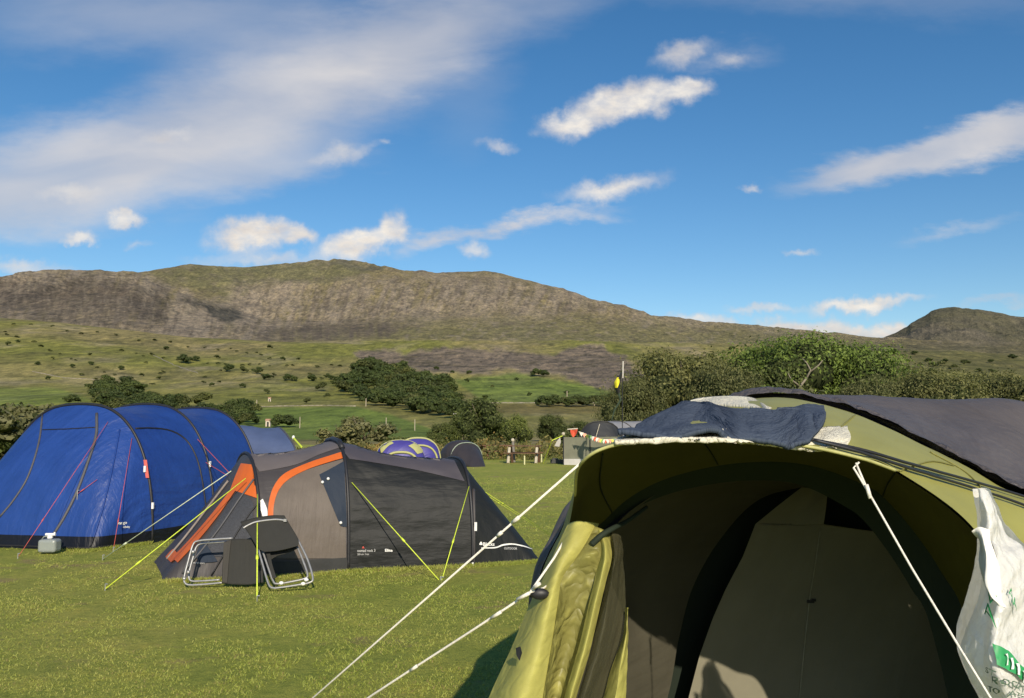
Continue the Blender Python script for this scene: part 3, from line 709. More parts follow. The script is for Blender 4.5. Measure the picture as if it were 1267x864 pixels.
bpy.context.view_layer.update(); lo_ = lm.build('limb', simple('limb_bark', (.22, .19, .14), .9), None, True); lo_.parent = oak_; lo_.matrix_parent_inverse = oak_.matrix_world.inverted()
near_tree('mid1', 955, 446, 62, 'dark green tree at the left edge of the broad tree', .8)
near_tree('will2', 1150, 458, 58, 'pale willow bush right of the broad tree', .85)
near_tree('will2', 1075, 470, 55, 'low yellow green willow bush under the right side of the broad tree', .7)
near_tree('will1', 1225, 462, 64, 'dark willow bush at the right edge of the photo', .9)
near_tree('will2', 1300, 468, 60, 'willow bush half outside the right edge of the photo', .9)
near_tree('will1', 1100, 452, 85, 'dark bush behind the pale willows on the right', .9)
near_tree('bush2', 965, 480, 50, 'low pale bush under the broad tree', 1.3, 'bush')
near_tree('bush2', 448, 514, 62, 'silvery green bush behind the peak of the black and orange tent', 1.2, 'bush')
near_tree('bush2', 424, 522, 60, 'smaller silvery bush left of the large silvery bush', 1.0, 'bush')
near_tree('bush1', 500, 540, 52, 'low green bush behind the purple and yellow tent', 1.6, 'bush')
near_tree('bush2', 8, 497, 45, 'olive bush behind the left side of the blue tent', 1.2, 'bush')
near_tree('bush2', 50, 500, 47, 'olive bush behind the crown of the blue tent', 1.1, 'bush')
near_tree('bush1', -40, 500, 44, 'green bush outside the left edge behind the blue tent', 1.2, 'bush')
# the rough hedge bank along the far side of the field
def bank():
    vs = []; n = 52000
    px = RNG.random(n) * 1500 - 120; Yb = 48.5 + RNG.random(n) * 12
    env = fbm(px / 26, Yb / 3, 4, 501); hmax = (.15 + 1.7 * env ** 1.6) * np.interp(px, [-120, 260, 330, 460, 560, 690, 760, 1500], [.8, .7, .45, .7, 1.05, 1.1, 1.2, 1.3])
    z = hmax * RNG.random(n) ** .7 * 1.15 + .0
    u = (px - CX) / FP; Xb = u * Yb
    s = .055 + .06 * RNG.random(n)
    c = np.stack([Xb, Yb, z], 1); a = RNG.normal(size=(n, 3)); a /= np.linalg.norm(a, axis=1)[:, None]; b = np.cross(a, RNG.normal(size=(n, 3))); b /= np.linalg.norm(b, axis=1)[:, None]
    q = np.stack([c - a * s[:, None], c + b * s[:, None] * .6, c + a * s[:, None], c - b * s[:, None] * .6], 1).reshape(-1, 3)
    t = np.clip(fbm(px / 9, z * 3, 4, 507) * 2 - .5 + .2 * RNG.normal(size=n), 0, 1)[:, None]
    cc = np.array((.09, .095, .035)) * (1 - t) + np.array((.27, .24, .09)) * t
    red = (fbm(px / 20, Yb, 3, 511) > .62)[:, None]; cc = np.where(red, cc * np.array([1.15, .9, .8]), cc)
    return mesh_np('undergrowth', q, np.arange(4 * n).reshape(-1, 4), False, cols={'base': np.repeat(cc, 4, 0)})
bk = link('undergrowth', bank(), LM); tag(bk, 'rough bracken and bramble undergrowth along the far edge of the field', 'undergrowth', kind='stuff')

# walls and fences in the valley
stone = simple('stone', (.26, .23, .19), .95, scale=.6, var=.35)
def wall(pts, hpx, label):
    mb = MB(); prev = None
    P3 = [on_hill(*p) for p in pts]; fine = []
    for a, b in zip(pts[:-1], pts[1:]):
        k = max(2, int(abs(b[0] - a[0]) / 3))
        for i in range(k): fine.append((a[0] + (b[0] - a[0]) * i / k, a[1] + (b[1] - a[1]) * i / k))
    fine.append(pts[-1]); Q = [on_hill(*p) for p in fine]
    for i in range(len(Q) - 1):
        a, b = Q[i], Q[i + 1]
        if (b - a).length > 60 * 3: continue
        h = hpx * a.y / FP * random.uniform(.7, 1.2); d = (b - a); yaw = math.atan2(d.y, d.x)
        mb.box((a + b) / 2 + Vector((0, 0, h / 2 - .2)), (d.length * 1.02, .7, h), Matrix.Rotation(yaw, 3, 'Z') @ Matrix.Rotation(-math.asin(max(-1, min(1, d.z / d.length))), 3, 'Y'))
    o = mb.build('field_wall', stone); tag(o, label, 'wall')
wall([(296, 504), (340, 503), (400, 502), (440, 503)], 1.2, 'thin dry stone wall along the top of the bright pasture')
wall([(606, 499), (680, 499), (780, 499)], 1.4, 'long pale dry stone wall below the spoil heap')
wall([(40, 460), (80, 468), (120, 470)], .9, 'short dry stone wall on the hillside at far left')
wall([(190, 440), (215, 452), (245, 462)], .9, 'dry stone wall running down the green hillside')
wood_post = simple('weathered_wood', (.42, .36, .27), .85, scale=8)
def fpost(px, py, hpx, label, Y=None):
    p = on_hill(px, py) if Y is None else P(px, py, Y)
    h = hpx * p.y / FP; mb = MB(); mb.tube([p - Vector((0, 0, h * .1)), p + Vector((0, 0, h))], max(.05, .55 * p.y / FP), 6, max(.04, .45 * p.y / FP))
    tag(mb.build('fence_post', wood_post), label, 'post', 'tall posts standing in the valley')
for px, py, h in [(298, 504, 11), (318, 503, 8), (371, 530, 14), (453, 503, 10), (477, 534, 17), (513, 533, 14), (702, 500, 16), (646, 536, 6), (735, 502, 8)]:
    fpost(px, py, h, 'thin weathered post standing in the valley')
# white van by the wood, farm shed, pale stone gatepost
white = simple('white_paint', (.75, .74, .70), .5); dark = simple('dark_trim', (.03, .03, .03), .5)
p = on_hill(566, 514); s = p.y / FP
r = empty('caravan', p, 'small white caravan parked at the right edge of the dark wood', 'caravan')
MB().box(p + Vector((0, 0, 3.2 * s)), (12 * s, 6 * s, 4.4 * s)).box(p + Vector((-3 * s, 0, 5.6 * s)), (5 * s, 5 * s, .5 * s)).build('body', white, r)
MB().box(p + Vector((1 * s, -3.05 * s, 3.8 * s)), (4 * s, .1 * s, 1.2 * s)).build('window', dark, r)
for q in (-3, 3): MB().tube([p + Vector((q * s, -3.2 * s, 1 * s)), p + Vector((q * s, -2.4 * s, 1 * s))], 1.0 * s, 10).build('wheel', dark, r)
def gatehouse(px, py, k, label):
    p = on_hill(px, py); s = p.y / FP * k
    r = empty('stone_shed', p, label, 'shed')
    mb = MB(); mb.box(p + Vector((-2 * s, 0, 3 * s)), (1.5 * s, 4 * s, 6 * s)).box(p + Vector((2 * s, 0, 3 * s)), (1.5 * s, 4 * s, 6 * s)).box(p + Vector((0, 0, 6.5 * s)), (5.5 * s, 4 * s, 1.4 * s))
    mb.build('wall', simple('pale_render', (.6, .52, .42), .9), r)
    m2 = MB(); m2.add([p + Vector((x * s, y * s, z * s)) for x, y, z in ((-3.4, -2.4, 7.2), (3.4, -2.4, 7.2), (3.4, 2.4, 7.2), (-3.4, 2.4, 7.2), (-3.4, 0, 9.5), (3.4, 0, 9.5))], [(0, 1, 5, 4), (2, 3, 4, 5), (0, 4, 3), (1, 2, 5), (0, 3, 2, 1)])
    m2.build('roof', simple('clay_roof', (.38, .22, .15), .9), r)
    MB().box(p + Vector((0, -1.6 * s, 3 * s)), (2.6 * s, .1 * s, 5 * s)).build('doorway', dark, r)
gatehouse(331, 528, 1.0, 'small pale stone shed with a dark doorway above the grey blue tent')
gatehouse(334, 497, .55, 'tiny pale stone hut on the slope farther up from the shed')
# ------------------------------------------------------------------ cloth sheets
def cr(p, t):
    "Catmull-Rom through numpy points p (n,3) at parameters t in 0..n-1"
    n = len(p); i = np.clip(np.floor(t).astype(int), 0, n - 2); f = (t - i)[:, None]
    p0 = np.where((i > 0)[:, None], p[np.maximum(i - 1, 0)], 2 * p[0] - p[1]); p1 = p[i]; p2 = p[i + 1]
    p3 = np.where((i + 2 < n)[:, None], p[np.minimum(i + 2, n - 1)], 2 * p[-1] - p[-2])
    return .5 * (2 * p1 + (p2 - p0) * f + (2 * p0 - 5 * p1 + 4 * p2 - p3) * f * f + (3 * p1 - p0 - 3 * p2 + p3) * f ** 3)
def spline(pts, n):
    p = np.array([tuple(q) for q in pts], float)
    return cr(p, np.linspace(0, len(p) - 1, n))
CASTERS = {}
from mathutils.bvhtree import BVHTree
def sheet(name, rows, mat, parent, nu=60, nv=30, wr=0.0, wf=6.0, seed=0, folds=None, lin=False, thick=0, edge0=False):
    "rows: list of rows of 3D points. cloth through all of them, with creases wr metres deep"
    R_ = np.array([spline(r, nu) for r in rows])                       # nr, nu, 3
    nr = len(rows); t = np.linspace(0, nr - 1, nv)
    if lin:
        i = np.clip(np.floor(t).astype(int), 0, nr - 2); f = (t - i)[:, None, None]; Gd = R_[i] * (1 - f) + R_[i + 1] * f
    else: Gd = np.stack([cr(R_[:, k], t) for k in range(nu)], 1)
    du = np.linalg.norm(np.diff(Gd, axis=1), axis=2); dv = np.linalg.norm(np.diff(Gd, axis=0), axis=2)
    Uc = np.concatenate([np.zeros((nv, 1)), np.cumsum(du, 1)], 1); Vc = np.concatenate([np.zeros((1, nu)), np.cumsum(dv, 0)], 0)
    tu = np.gradient(Gd, axis=1); tv = np.gradient(Gd, axis=0); nn = np.cross(tu, tv); nn /= np.linalg.norm(nn, axis=2)[..., None] + 1e-9
    if wr:
        d = (fbm(Uc * wf, Vc * wf * .35, 4, 600 + seed, True) - .5) + .6 * (fbm((Uc + Vc) * wf * .8, (Uc - Vc) * wf * .2, 4, 620 + seed, True) - .5)
        ed = np.minimum(1, np.minimum(np.linspace(0, 1, nv), np.linspace(1, 0, nv))[:, None] * 12) if not edge0 else 1
        d = d * ed * wr
        Gd = Gd + nn * d[..., None]
    if folds is not None: Gd = Gd + nn * folds(Uc, Vc)[..., None]
    me = mesh_np(name, Gd.reshape(-1, 3), grid_faces(nv, nu), True, uv=np.stack([Uc.ravel(), Vc.ravel()], 1))
    o = link(name, me, mat, parent)
    if thick:
        s = o.modifiers.new('thickness', 'SOLIDIFY'); s.thickness = thick; s.offset = 0
    CASTERS[o.name] = BVHTree.FromPolygons([Vector(map(float, v)) for v in Gd.reshape(-1, 3)], [tuple(map(int, f)) for f in grid_faces(nv, nu)])
    return o
CAM = Vector((0, 0, CAMH))
def cast(objs, px, py, off=.008):
    d = (P(px, py, 10) - CAM).normalized(); best = None
    for o in objs:
        h = CASTERS[o.name].ray_cast(CAM, d)
        if h[0] is not None and (best is None or h[3] < best[1]): best = (h[0], h[3], h[1])
    if best is None: return None
    n = best[2] if best[2].dot(d) < 0 else -best[2]
    return best[0] + n * off
def castl(objs, pts, off=.008):
    r = []
    for p in pts:
        q = cast(objs, p[0], p[1], off)
        if q is not None: r.append(q)
    return r
def sp2(pts, n): 
    q = spline([(a, b, 0) for a, b in pts], n); return [(float(a[0]), float(a[1])) for a in q]
def ribbon(objs, left, right, name, mat, parent, n=40, m=5, off=.008):
    "patch lying on the cloth between two edge lines given as seen in the photograph"
    l = sp2(left, n); r = sp2(right, n); V_ = []; ok = True; last = None
    for a, b in zip(l, r):
        for k in range(m):
            f = k / (m - 1); q = cast(objs, a[0] * (1 - f) + b[0] * f, a[1] * (1 - f) + b[1] * f, off)
            if q is None: q = last
            if q is None: q = P(a[0], a[1], 10)
            last = q; V_.append(tuple(q))
    V_ = np.array(V_); uv = V_[:, [0, 2]]
    me = mesh_np(name, V_, grid_faces(n, m), True, uv=uv); o = link(name, me, mat, parent)
    CASTERS[o.name] = BVHTree.FromPolygons([Vector(map(float, v)) for v in V_], [tuple(map(int, f)) for f in grid_faces(n, m)])
    return o
def seam(objs, pts, name, mat, parent, r=.008, off=.006, n=24, flat=False):
    q = castl(objs, sp2(pts, n), off)
    if len(q) < 2: print('seam missed', name, pts[0]); return None
    return MB().tube(q, r, 6).build(name, mat, parent, True)
def lettering(objs, txt, px, py, hpx, rot, name, mat, parent, off=.012, squeeze=1.0, bold=.0, flip=False):
    "real letters laid on the cloth; px,py is the left end of the base line, hpx the capital height"
    c = bpy.data.curves.new('t', 'FONT'); c.body = txt; c.size = 1; c.offset = bold; c.resolution_u = 2
    o = bpy.data.objects.new('t', c); col.objects.link(o); dg = bpy.context.evaluated_depsgraph_get(); dg.update()
    me = bpy.data.meshes.new_from_object(o.evaluated_get(dg)); bpy.data.objects.remove(o)
    k = hpx / .7; ca, sa = math.cos(math.radians(rot)), math.sin(math.radians(rot))
    last = None; me.materials.clear()
    for v in me.vertices:
        x = v.co.x * k * squeeze * (-1 if flip else 1); y = v.co.y * k
        q = cast(objs, px + x * ca + y * sa * 0 - 0 * y, py - (y * 1) - x * sa, off) or last
        if q is None: q = P(px, py, 10)
        last = q; v.co = q
    me.update(); return link(name, me, mat, parent)
def arch(A, B, H, n=17, e=.75, ez=.9):
    A = Vector(A); B = Vector(B); m = (A + B) / 2; h = (A - B) / 2; r = []
    for i in range(n):
        t = math.pi * i / (n - 1); c = math.cos(t)
        q = m + h * (math.copysign(abs(c) ** e, c)); r.append(Vector((q.x, q.y, gz(q.x, q.y) + H * math.sin(t) ** ez if 0 < i < n - 1 else gz(q.x, q.y))))
    return r
def rope(pts, name, mat, label, cat='guy rope', r=.005, parent=None, sag=0.0, group=None):
    pts = [Vector(p) for p in pts]
    if len(pts) == 2 and sag: pts = [pts[0], (pts[0] + pts[1]) / 2 - Vector((0, 0, sag)), pts[1]]; pts = [Vector(map(float, q)) for q in spline(pts, 12)]
    o = MB().tube(pts, r, 6).build(name, mat, parent, True)
    return o

def fab(name, c, skirt=None, **kw):
    m = fabric(name, c, **kw)
    if skirt:
        nt = m.node_tree; L = nt.links; b = [n for n in nt.nodes if n.type == 'BSDF_PRINCIPLED'][0]
        src = b.inputs['Base Color'].links[0].from_socket
        tc = N(nt, 'ShaderNodeTexCoord'); s = N(nt, 'ShaderNodeSeparateXYZ'); L.new(tc.outputs['Object'], s.inputs[0])
        g = N(nt, 'ShaderNodeMath', operation='LESS_THAN'); L.new(s.outputs[2], g.inputs[0]); g.inputs[1].default_value = skirt[0]
        cc = mixc(nt, g.outputs[0], src, skirt[1]); L.new(cc, b.inputs['Base Color'])
        t = [n for n in nt.nodes if n.type == 'BSDF_TRANSLUCENT'][0]
        L.new(mixc(nt, g.outputs[0], tuple(t.inputs[0].default_value)[:3], tuple(x * .3 for x in skirt[1])), t.inputs[0])
    return m
blueF = fab('blue_nylon', (.032, .095, .38), rough=.42, trans=.38, tc_col=(.015, .075, .60), wr=.8, wscale=2.0, crinkle=.18, stretch=.14, wdir=25, skirt=(.17, (.012, .014, .022)), dist=.024, spec=.4)
blackF = fab('black_nylon', (.013, .0145, .015), rough=.62, trans=.03, wr=.8, wscale=3.2, wdir=60, stretch=.22, dist=.014, spec=.35)
darkGreyF = fab('charcoal_nylon', (.060, .054, .056), rough=.5, trans=.06, wr=.6, wscale=1.5, dist=.03)
warmGreyF = fab('warm_grey_nylon', (.135, .112, .095), rough=.65, trans=.05, wr=.9, wscale=3, wdir=-48, stretch=.16, dist=.014)
orangeF = fab('orange_nylon', (.75, .16, .03), rough=.5, trans=.2, tc_col=(.8, .15, .02), wr=.6, wscale=2)
greyBlueF = fab('grey_blue_nylon', (.10, .14, .27), rough=.55, trans=.2, wr=.5, wscale=1.5)
poleM = simple('black_pole_sleeve', (.018, .018, .022), .5)
yellowR = simple('lime_cord', (.62, .75, .06), .6); whiteR = simple('white_cord', (.78, .74, .66), .7, scale=200, var=.2); pinkR = simple('red_cord', (.55, .10, .08), .6)
paleR = simple('pale_cord', (.55, .62, .45), .7)
silver = simple('grey_tube', (.36, .36, .36), .5, .6); pegM = simple('steel_peg', (.6, .6, .58), .35, .8)
whiteP = simple('white_print', (.78, .78, .76), .6, var=.05); greyP = simple('grey_print', (.45, .45, .45), .6, var=.05); redP = simple('red_print', (.6, .07, .05), .6, var=.05)
clearM, nt_, out_ = M_new('clear_pvc')
b_ = N(nt_, 'ShaderNodeBsdfPrincipled', inp={'Roughness': .6, 'Base Color': (.025, .035, .055, 1), 'Specular IOR Level': .12})
tcx = N(nt_, 'ShaderNodeTexCoord'); bpx = N(nt_, 'ShaderNodeBump', inp={'Distance': .03, 'Strength': .8}); nt_.links.new(noise_n(nt_, mapping(nt_, tcx.outputs['Object'], (1, 1, .4)), 5, 3, .5), bpx.inputs['Height']); nt_.links.new(bpx.outputs[0], b_.inputs['Normal'])
nt_.links.new(b_.outputs[0], out_.inputs[0])
bladderM = simple('clear_plastic', (.5, .5, .5), .2)

# ================================================================== blue tunnel tent
ax = Vector((.29, .956, 0)); f1 = G(188, 671); f1L = G(188, 671) + Vector((-2.75, .83, 0))
T = empty('tunnel_tent', ((f1 + f1L) / 2), 'large blue tunnel tent with black hoops at the left edge', 'tent')
HB = 2.04
A1 = arch(f1, f1L, HB); A2 = arch(f1 + ax * 1.44, f1L + ax * 1.44, HB + .05); A3 = arch(f1 + ax * 2.75, f1L + ax * 2.75, HB + .02)
cR = G(111, 681); cL = cR + Vector((-2.6, .55, 0))
def base_poly(n=17):
    r = []
    for i in range(n):
        t = i / (n - 1)
        if t < .2: q = f1.lerp(cR, t / .2)
        elif t < .8: q = cR.lerp(cL, (t - .2) / .6)
        else: q = cL.lerp(f1L, (t - .8) / .2)
        r.append(Vector((q.x, q.y, .0)))
    return r
BP = base_poly()
mid = [a.lerp(b, .5) + Vector((0, -.10, .12)) * math.sin(math.pi * i / 16) for i, (a, b) in enumerate(zip(A1, BP))]
porch = sheet('porch_panel', [A1, mid, BP], blueF, T, 120, 50, .035, 2.2, 1)
def sag(a, b, f, s, lift=0): return [p.lerp(q, f) - Vector((0, 0, s * math.sin(math.pi * i / (len(a) - 1)))) for i, (p, q) in enumerate(zip(a, b))]
body1 = sheet('front_panel', [A1, sag(A1, A2, .5, .07), A2], blueF, T, 120, 40, .03, 2.2, 2)
body2 = sheet('rear_panel', [A2, sag(A2, A3, .5, .07), A3], blueF, T, 120, 40, .03, 2.2, 3)
BPr = [Vector((p.x, p.y, 0)) + ax * 1.5 for p in A3]
BPr = [p.lerp((f1 + f1L) / 2 + ax * 4.0, .25) for p in BPr]; BPr = [Vector((p.x, p.y, 0)) for p in BPr]
sheet('end_panel', [A3, [a.lerp(b, .5) + Vector((0, .1, .12)) for a, b in zip(A3, BPr)], BPr], blueF, T, 80, 24, .02, 3, 4)
for A in (A1, A2, A3): MB().tube([Vector(map(float, q)) for q in spline([p + Vector((0, 0, .012)) for p in A], 60)], .022, 7).build('hoop', poleM, T, True)
allb = [porch, body1, body2]
greyTape = simple('grey_zip_tape', (.075, .075, .085), .6)
seam([porch], [(120, 512), (119, 540), (108, 575), (95, 610), (80, 640), (67, 661)], 'door_zip', greyTape, T, .022)
seam([porch], [(53, 514), (48, 550), (35, 590), (18, 618), (0, 640)], 'door_zip', greyTape, T, .015)
seam([porch], [(53, 532), (85, 531), (119, 529)], 'door_seam', poleM, T, .008)
seam([body1], [(160, 531), (185, 530), (210, 533), (228, 543), (240, 560), (248, 585), (254, 625), (256, 650)], 'door_seam', poleM, T, .014)
seam([porch], [(148, 532), (140, 575), (127, 630), (111, 680)], 'corner_seam', blueF, T, .012)
lettering([porch, body1], 'vango', 144.5, 649, 3.6, 3, 'printed_name', whiteP, T, squeeze=1.0, bold=.02)
lettering([porch, body1], 'infinity', 151, 653.5, 2.4, 3, 'printed_name', whiteP, T, squeeze=1.0, bold=.02)
MB().tube([Vector((p.x, p.y, .03)) for p in spline and [Vector(map(float, q)) for q in spline(BP[:14], 50)]], .012, 5).build('hem_cord', poleM, T)
def guy(p, g, mat, r=.006, runner=.75, parent=None, name='guy_line'):
    q = MB().tube([p, g], r, 6); c = p.lerp(g, runner); d = (g - p).normalized()
    q.tube([c - d * .03, c + d * .03], r * 2.2, 6)
    o = q.build(name, mat, parent, True)
    pg = MB().tube([g + Vector((0, 0, -.08)) - d * .0, g + Vector((0, 0, .05))], .006, 6).tube([g + Vector((0, 0, .05)), g + Vector((.025, 0, .05))], .006, 6).build('peg', pegM, o)
    return o
pA = cast(allb, 134, 523, .02)
guy(pA, G(22, 690), pinkR, parent=T, r=.0035)
guy(cast(allb, 163, 543, .02), G(140, 682), pinkR, parent=T, r=.0035)
guy(cast(allb, 121, 594, .02), G(95, 620) if False else cast(allb, 97, 612, .03), pinkR, parent=T, r=.0035)
for a, b in (((243, 545), (292, 594)), ((253, 573), (287, 592)), ((310, 551), (320, 562))):
    p = cast(allb, *a, .03)
    if p: MB().tube([p, P(b[0], b[1], 12.2)], .005, 5).build('guy_line', pinkR, T)
for q in ((178, 581), (187, 626), (258, 575), (266, 617)):
    p = cast(allb, *q, .03)
    if p: MB().box(p, (.03, .03, .09)).build('hoop_clip', whiteP, T)
MB().strip([cast(allb, 178, 570, .03), cast(allb, 181, 592, .03)], (1, 0, 0), .05).build('warning_tag', pinkR, T)
# clear water container by the tent
p = G(61, 684)
t = empty('water_container', p, 'clear plastic water container with white tap by the blue tent', 'container')
m_, ntw, ow = M_new('clear_plastic_body'); bw = N(ntw, 'ShaderNodeBsdfPrincipled', inp={'Base Color': (.38, .42, .40, 1), 'Roughness': .25, 'Transmission Weight': .35}); ntw.links.new(bw.outputs[0], ow.inputs[0])
mb = MB(); mb.box(p + Vector((0, 0, .095)), (.24, .18, .17)); mb_o = mb.build('body', m_, t)
bv = mb_o.modifiers.new('round', 'BEVEL'); bv.width = .035; bv.segments = 3
MB().tube([p + Vector((-.1, -.02, .17)), p + Vector((-.07, -.02, .215)), p + Vector((.0, -.02, .215)), p + Vector((.03, -.02, .17))], .009, 6).build('handle', m_, t, True)
MB().tube([p + Vector((0, 0, .19)), p + Vector((0, 0, .235))], .035, 10).tube([p + Vector((-.06, 0, .24)), p + Vector((.07, 0, .24))], .018, 8).tube([p + Vector((.05, 0, .24)), p + Vector((.06, 0, .27))], .012, 6).build('tap', whiteP, t)

# ================================================================== grey-blue tent behind
T2 = empty('tent', P(330, 560, 16.8), 'plain grey blue tent roof behind the blue tunnel tent', 'tent')
def tun(pxr, pyt, Y, w, H, dirx, diry, ln, mat, T_, nm='canopy', e=.75):
    pass
a0 = [P(270, 610, 17.2), P(272, 560, 17.1), P(283, 532, 17.3), P(305, 527, 17.8), P(320, 540, 18.8), P(326, 600, 19)]
a1 = [P(373, 618, 16.6), P(368, 566, 16.7), P(357, 541, 17.2), P(344, 529.5, 18.0), P(338, 545, 19), P(336, 600, 19.2)]
for a in (a0, a1): a[0].z = 0; a[-1].z = 0
sheet('canopy', [a0, [p.lerp(q, .5) - Vector((0, 0, .02)) for p, q in zip(a0, a1)], a1], greyBlueF, T2, 50, 30, .02, 3, 5)
sheet('end_panel', [a1, [p.lerp(G(388, 620), .5) for p in a1], [G(392, 622)] * 6], greyBlueF, T2, 40, 14, .01, 3, 6)
MB().tube([Vector(map(float, q)) for q in spline(a1, 40)], .02, 6).build('hoop', greyTape, T2, True)
MB().tube([P(363, 542, 17), P(373, 553, 16.5)], .018, 6).build('guy_line', yellowR, T2)
MB().ball(P(363, 541.5, 17), .03, 6, (1, 1, 1.4)).build('hoop_tip', whiteP, T2)

# ================================================================== black and orange tent
T = empty('tunnel_tent', G(430, 690), 'low black and grey tunnel tent with orange stripe and orange hood', 'tent')
def toZ(p): return Vector((p.x, p.y, 0))
def arch3(foot, apex, H=None, e=.62, ez=.85, n=17):
    ap = Vector(apex); h = toZ(ap) - toZ(foot); return arch(toZ(foot), toZ(foot) + h * 2, ap.z, n, e, ez)
Bf = G(431, 708); Ba = P(412, 546, Bf.y + 1.0); Cf = G(585, 703); Ca = P(561, 568.5, Cf.y + .95); Af = G(322, 715.5); Aa = P(304, 561.5, Af.y + .8)
AA = arch3(Af, Aa, e=.9, ez=1.0); AB = arch3(Bf, Ba); AC = arch3(Cf, Ca)
sAB = sheet('canopy', [AA, sag(AA, AB, .5, .05), AB], darkGreyF, T, 120, 60, .02, 3, 11)
sBC = sheet('canopy', [AB, sag(AB, AC, .5, .06), AC], blackF, T, 140, 90, .034, 3.2, 12)
nl = G(203, 718); fl = G(191, 694)
Lb = []
for i in range(17):
    t = i / 16
    q = AA[0].lerp(nl, t / .3) if t < .3 else (nl.lerp(fl, (t - .3) / .4) if t < .7 else fl.lerp(AA[-1], (t - .7) / .3))
    Lb.append(toZ(q))
porchO = sheet('porch_panel', [AA, [a.lerp(b, .5) + Vector((0, 0, -.04 * math.sin(math.pi * i / 16))) for i, (a, b) in enumerate(zip(AA, Lb))], Lb], darkGreyF, T, 120, 50, .012, 3, 13)
tip = G(670, 696); tipf = tip + Vector((-.12, 1.5, 0)); Rb = []
for i in range(17):
    t = i / 16
    q = AC[0].lerp(tip, t / .34) if t < .34 else (tip.lerp(tipf, (t - .34) / .32) if t < .66 else tipf.lerp(AC[-1], (t - .66) / .34))
    Rb.append(toZ(q))
endO = sheet('end_panel', [AC, [a.lerp(b, .5) for a, b in zip(AC, Rb)], Rb], blackF, T, 100, 50, .02, 3, 14)
for A in (AA, AB, AC): MB().tube([Vector(map(float, q)) for q in spline([p + Vector((0, 0, .01)) for p in A], 60)], .02, 7).build('hoop', poleM, T, True)
# pole hood at the crown of the middle hoop
MB().tube([p + Vector((0, 0, .02)) for p in AB[6:11]], .035, 8).build('pole_cap', poleM, T, True)
# warm grey door panel inside the orange arch, then dark hem and stripes
ribbon([sAB], [(336, 640), (340, 618), (347, 602), (360, 590), (382, 581), (405, 574), (427, 568)], [(334, 690), (352, 691), (370, 691), (388, 691), (403, 691), (416, 691), (428, 690)], 'door_panel', warmGreyF, T, 60, 30, .006)
ribbon([sAB], [(321, 584), (345, 580), (370, 574), (395, 563), (424, 553)], [(306, 563), (330, 559), (356, 555), (384, 550), (409, 547)], 'roof_panel', simple('roof_grey_nylon', (.115, .10, .10), .6, var=.1, scale=3), T, 40, 10, .005)
ribbon([sAB], [(331, 646), (332.5, 622), (339, 602), (352, 587), (378, 575), (403, 566.5), (427, 559)], [(337.5, 646), (339, 624), (345, 607), (357, 594), (381, 581.5), (405, 573.5), (429, 566.5)], 'orange_stripe', orangeF, T, 60, 6, .014)
win = ribbon([sAB], [(395, 588), (410, 580), (426, 571)], [(421, 651), (425, 652), (429, 652)], 'window', clearM, T, 30, 24, .012)
for a, b in (((398, 595), (421, 650)), ((426, 573), (429, 600))): pass
for q in ((399, 598), (421, 647), (406, 594)):
    c = cast([sAB], q[0], q[1], .03); MB().ball(c, .018, 6).build('window_toggle', whiteP, T)
ribbon([sBC], [(432, 568), (470, 574), (520, 583), (575, 596)], [(416, 548), (465, 555), (515, 562), (562, 570)], 'roof_panel', simple('roof_charcoal_nylon', (.070, .062, .072), .55, var=.1, scale=3), T, 50, 10, .006)
# edges and hem
seam([sAB], [(325, 714), (360, 711), (400, 708), (430, 705.5)], 'hem_cord', greyP, T, .006, .012)
seam([sBC], [(433, 706), (480, 704.5), (530, 702.5), (583, 700)], 'hem_cord', greyP, T, .006, .012)
seam([endO], [(587, 700), (625, 698), (664, 695)], 'hem_cord', greyP, T, .005, .012)
hemM = simple('black_hem', (.022, .023, .024), .6)
ribbon([sAB], [(324, 695), (360, 694.5), (395, 692), (429, 690)], [(324, 714), (360, 711), (395, 708.5), (430, 705.5)], 'hem_panel', hemM, T, 30, 6, .010)
# porch: orange hood, stripes, dark windows
po = [porchO, sAB]
ribbon([porchO], [(299, 574), (292, 590), (286, 606)], [(316, 576), (318, 596), (319, 617)], 'orange_hood', orangeF, T, 20, 10, .012)
ribbon([porchO], [(287, 606), (262, 638), (236, 668), (214, 691)], [(292, 608), (270, 640), (244, 672), (221, 697)], 'orange_stripe', orangeF, T, 40, 4, .014)
ribbon([porchO], [(206, 690), (212, 683), (216, 680)], [(213, 697), (219, 692), (223, 688)], 'orange_corner', orangeF, T, 10, 6, .016)
ribbon([porchO], [(296, 605), (277, 634), (258, 664), (243, 688)], [(314, 622), (313, 650), (311, 680), (306, 690)], 'mesh_window', simple('dark_mesh', (.035, .038, .048), .7, scale=120, var=.6), T, 30, 14, .010)
seam([porchO], [(318, 590), (296, 620), (268, 660), (226, 710)], 'panel_seam', greyTape, T, .012, .02)
seam([porchO], [(322, 620), (300, 650), (262, 712)], 'panel_seam', poleM, T, .008, .02)
seam([porchO], [(284, 596), (262, 625), (232, 664), (208, 693)], 'panel_seam', simple('pale_grey_tape', (.24, .20, .18), .6), T, .014, .02)
ribbon([porchO], [(252, 668), (248, 675), (243, 688)], [(270, 695), (262, 696), (247, 697)], 'clear_window', clearM, T, 12, 8, .02)
lettering([porchO], 'outdoors', 240, 698, 2.6, -2, 'printed_name', greyP, T, .03)
ribbon([sAB], [(319, 622), (322, 630), (325, 640)], [(325, 618), (330, 630), (331, 640)], 'white_label', whiteP, T, 8, 4, .016)
lettering([sBC], 'nomad rock 3', 442, 683, 3.4, 1, 'printed_name', greyP, T, squeeze=.82, bold=.015)
lettering([sBC], 'Elite', 476, 682.5, 3.2, 0, 'printed_name', whiteP, T, squeeze=1.2, bold=.03)
lettering([sBC], '2000 mm  3 man', 442, 687, 2.4, 1, 'printed_name', greyP, T, squeeze=.62, bold=.01)
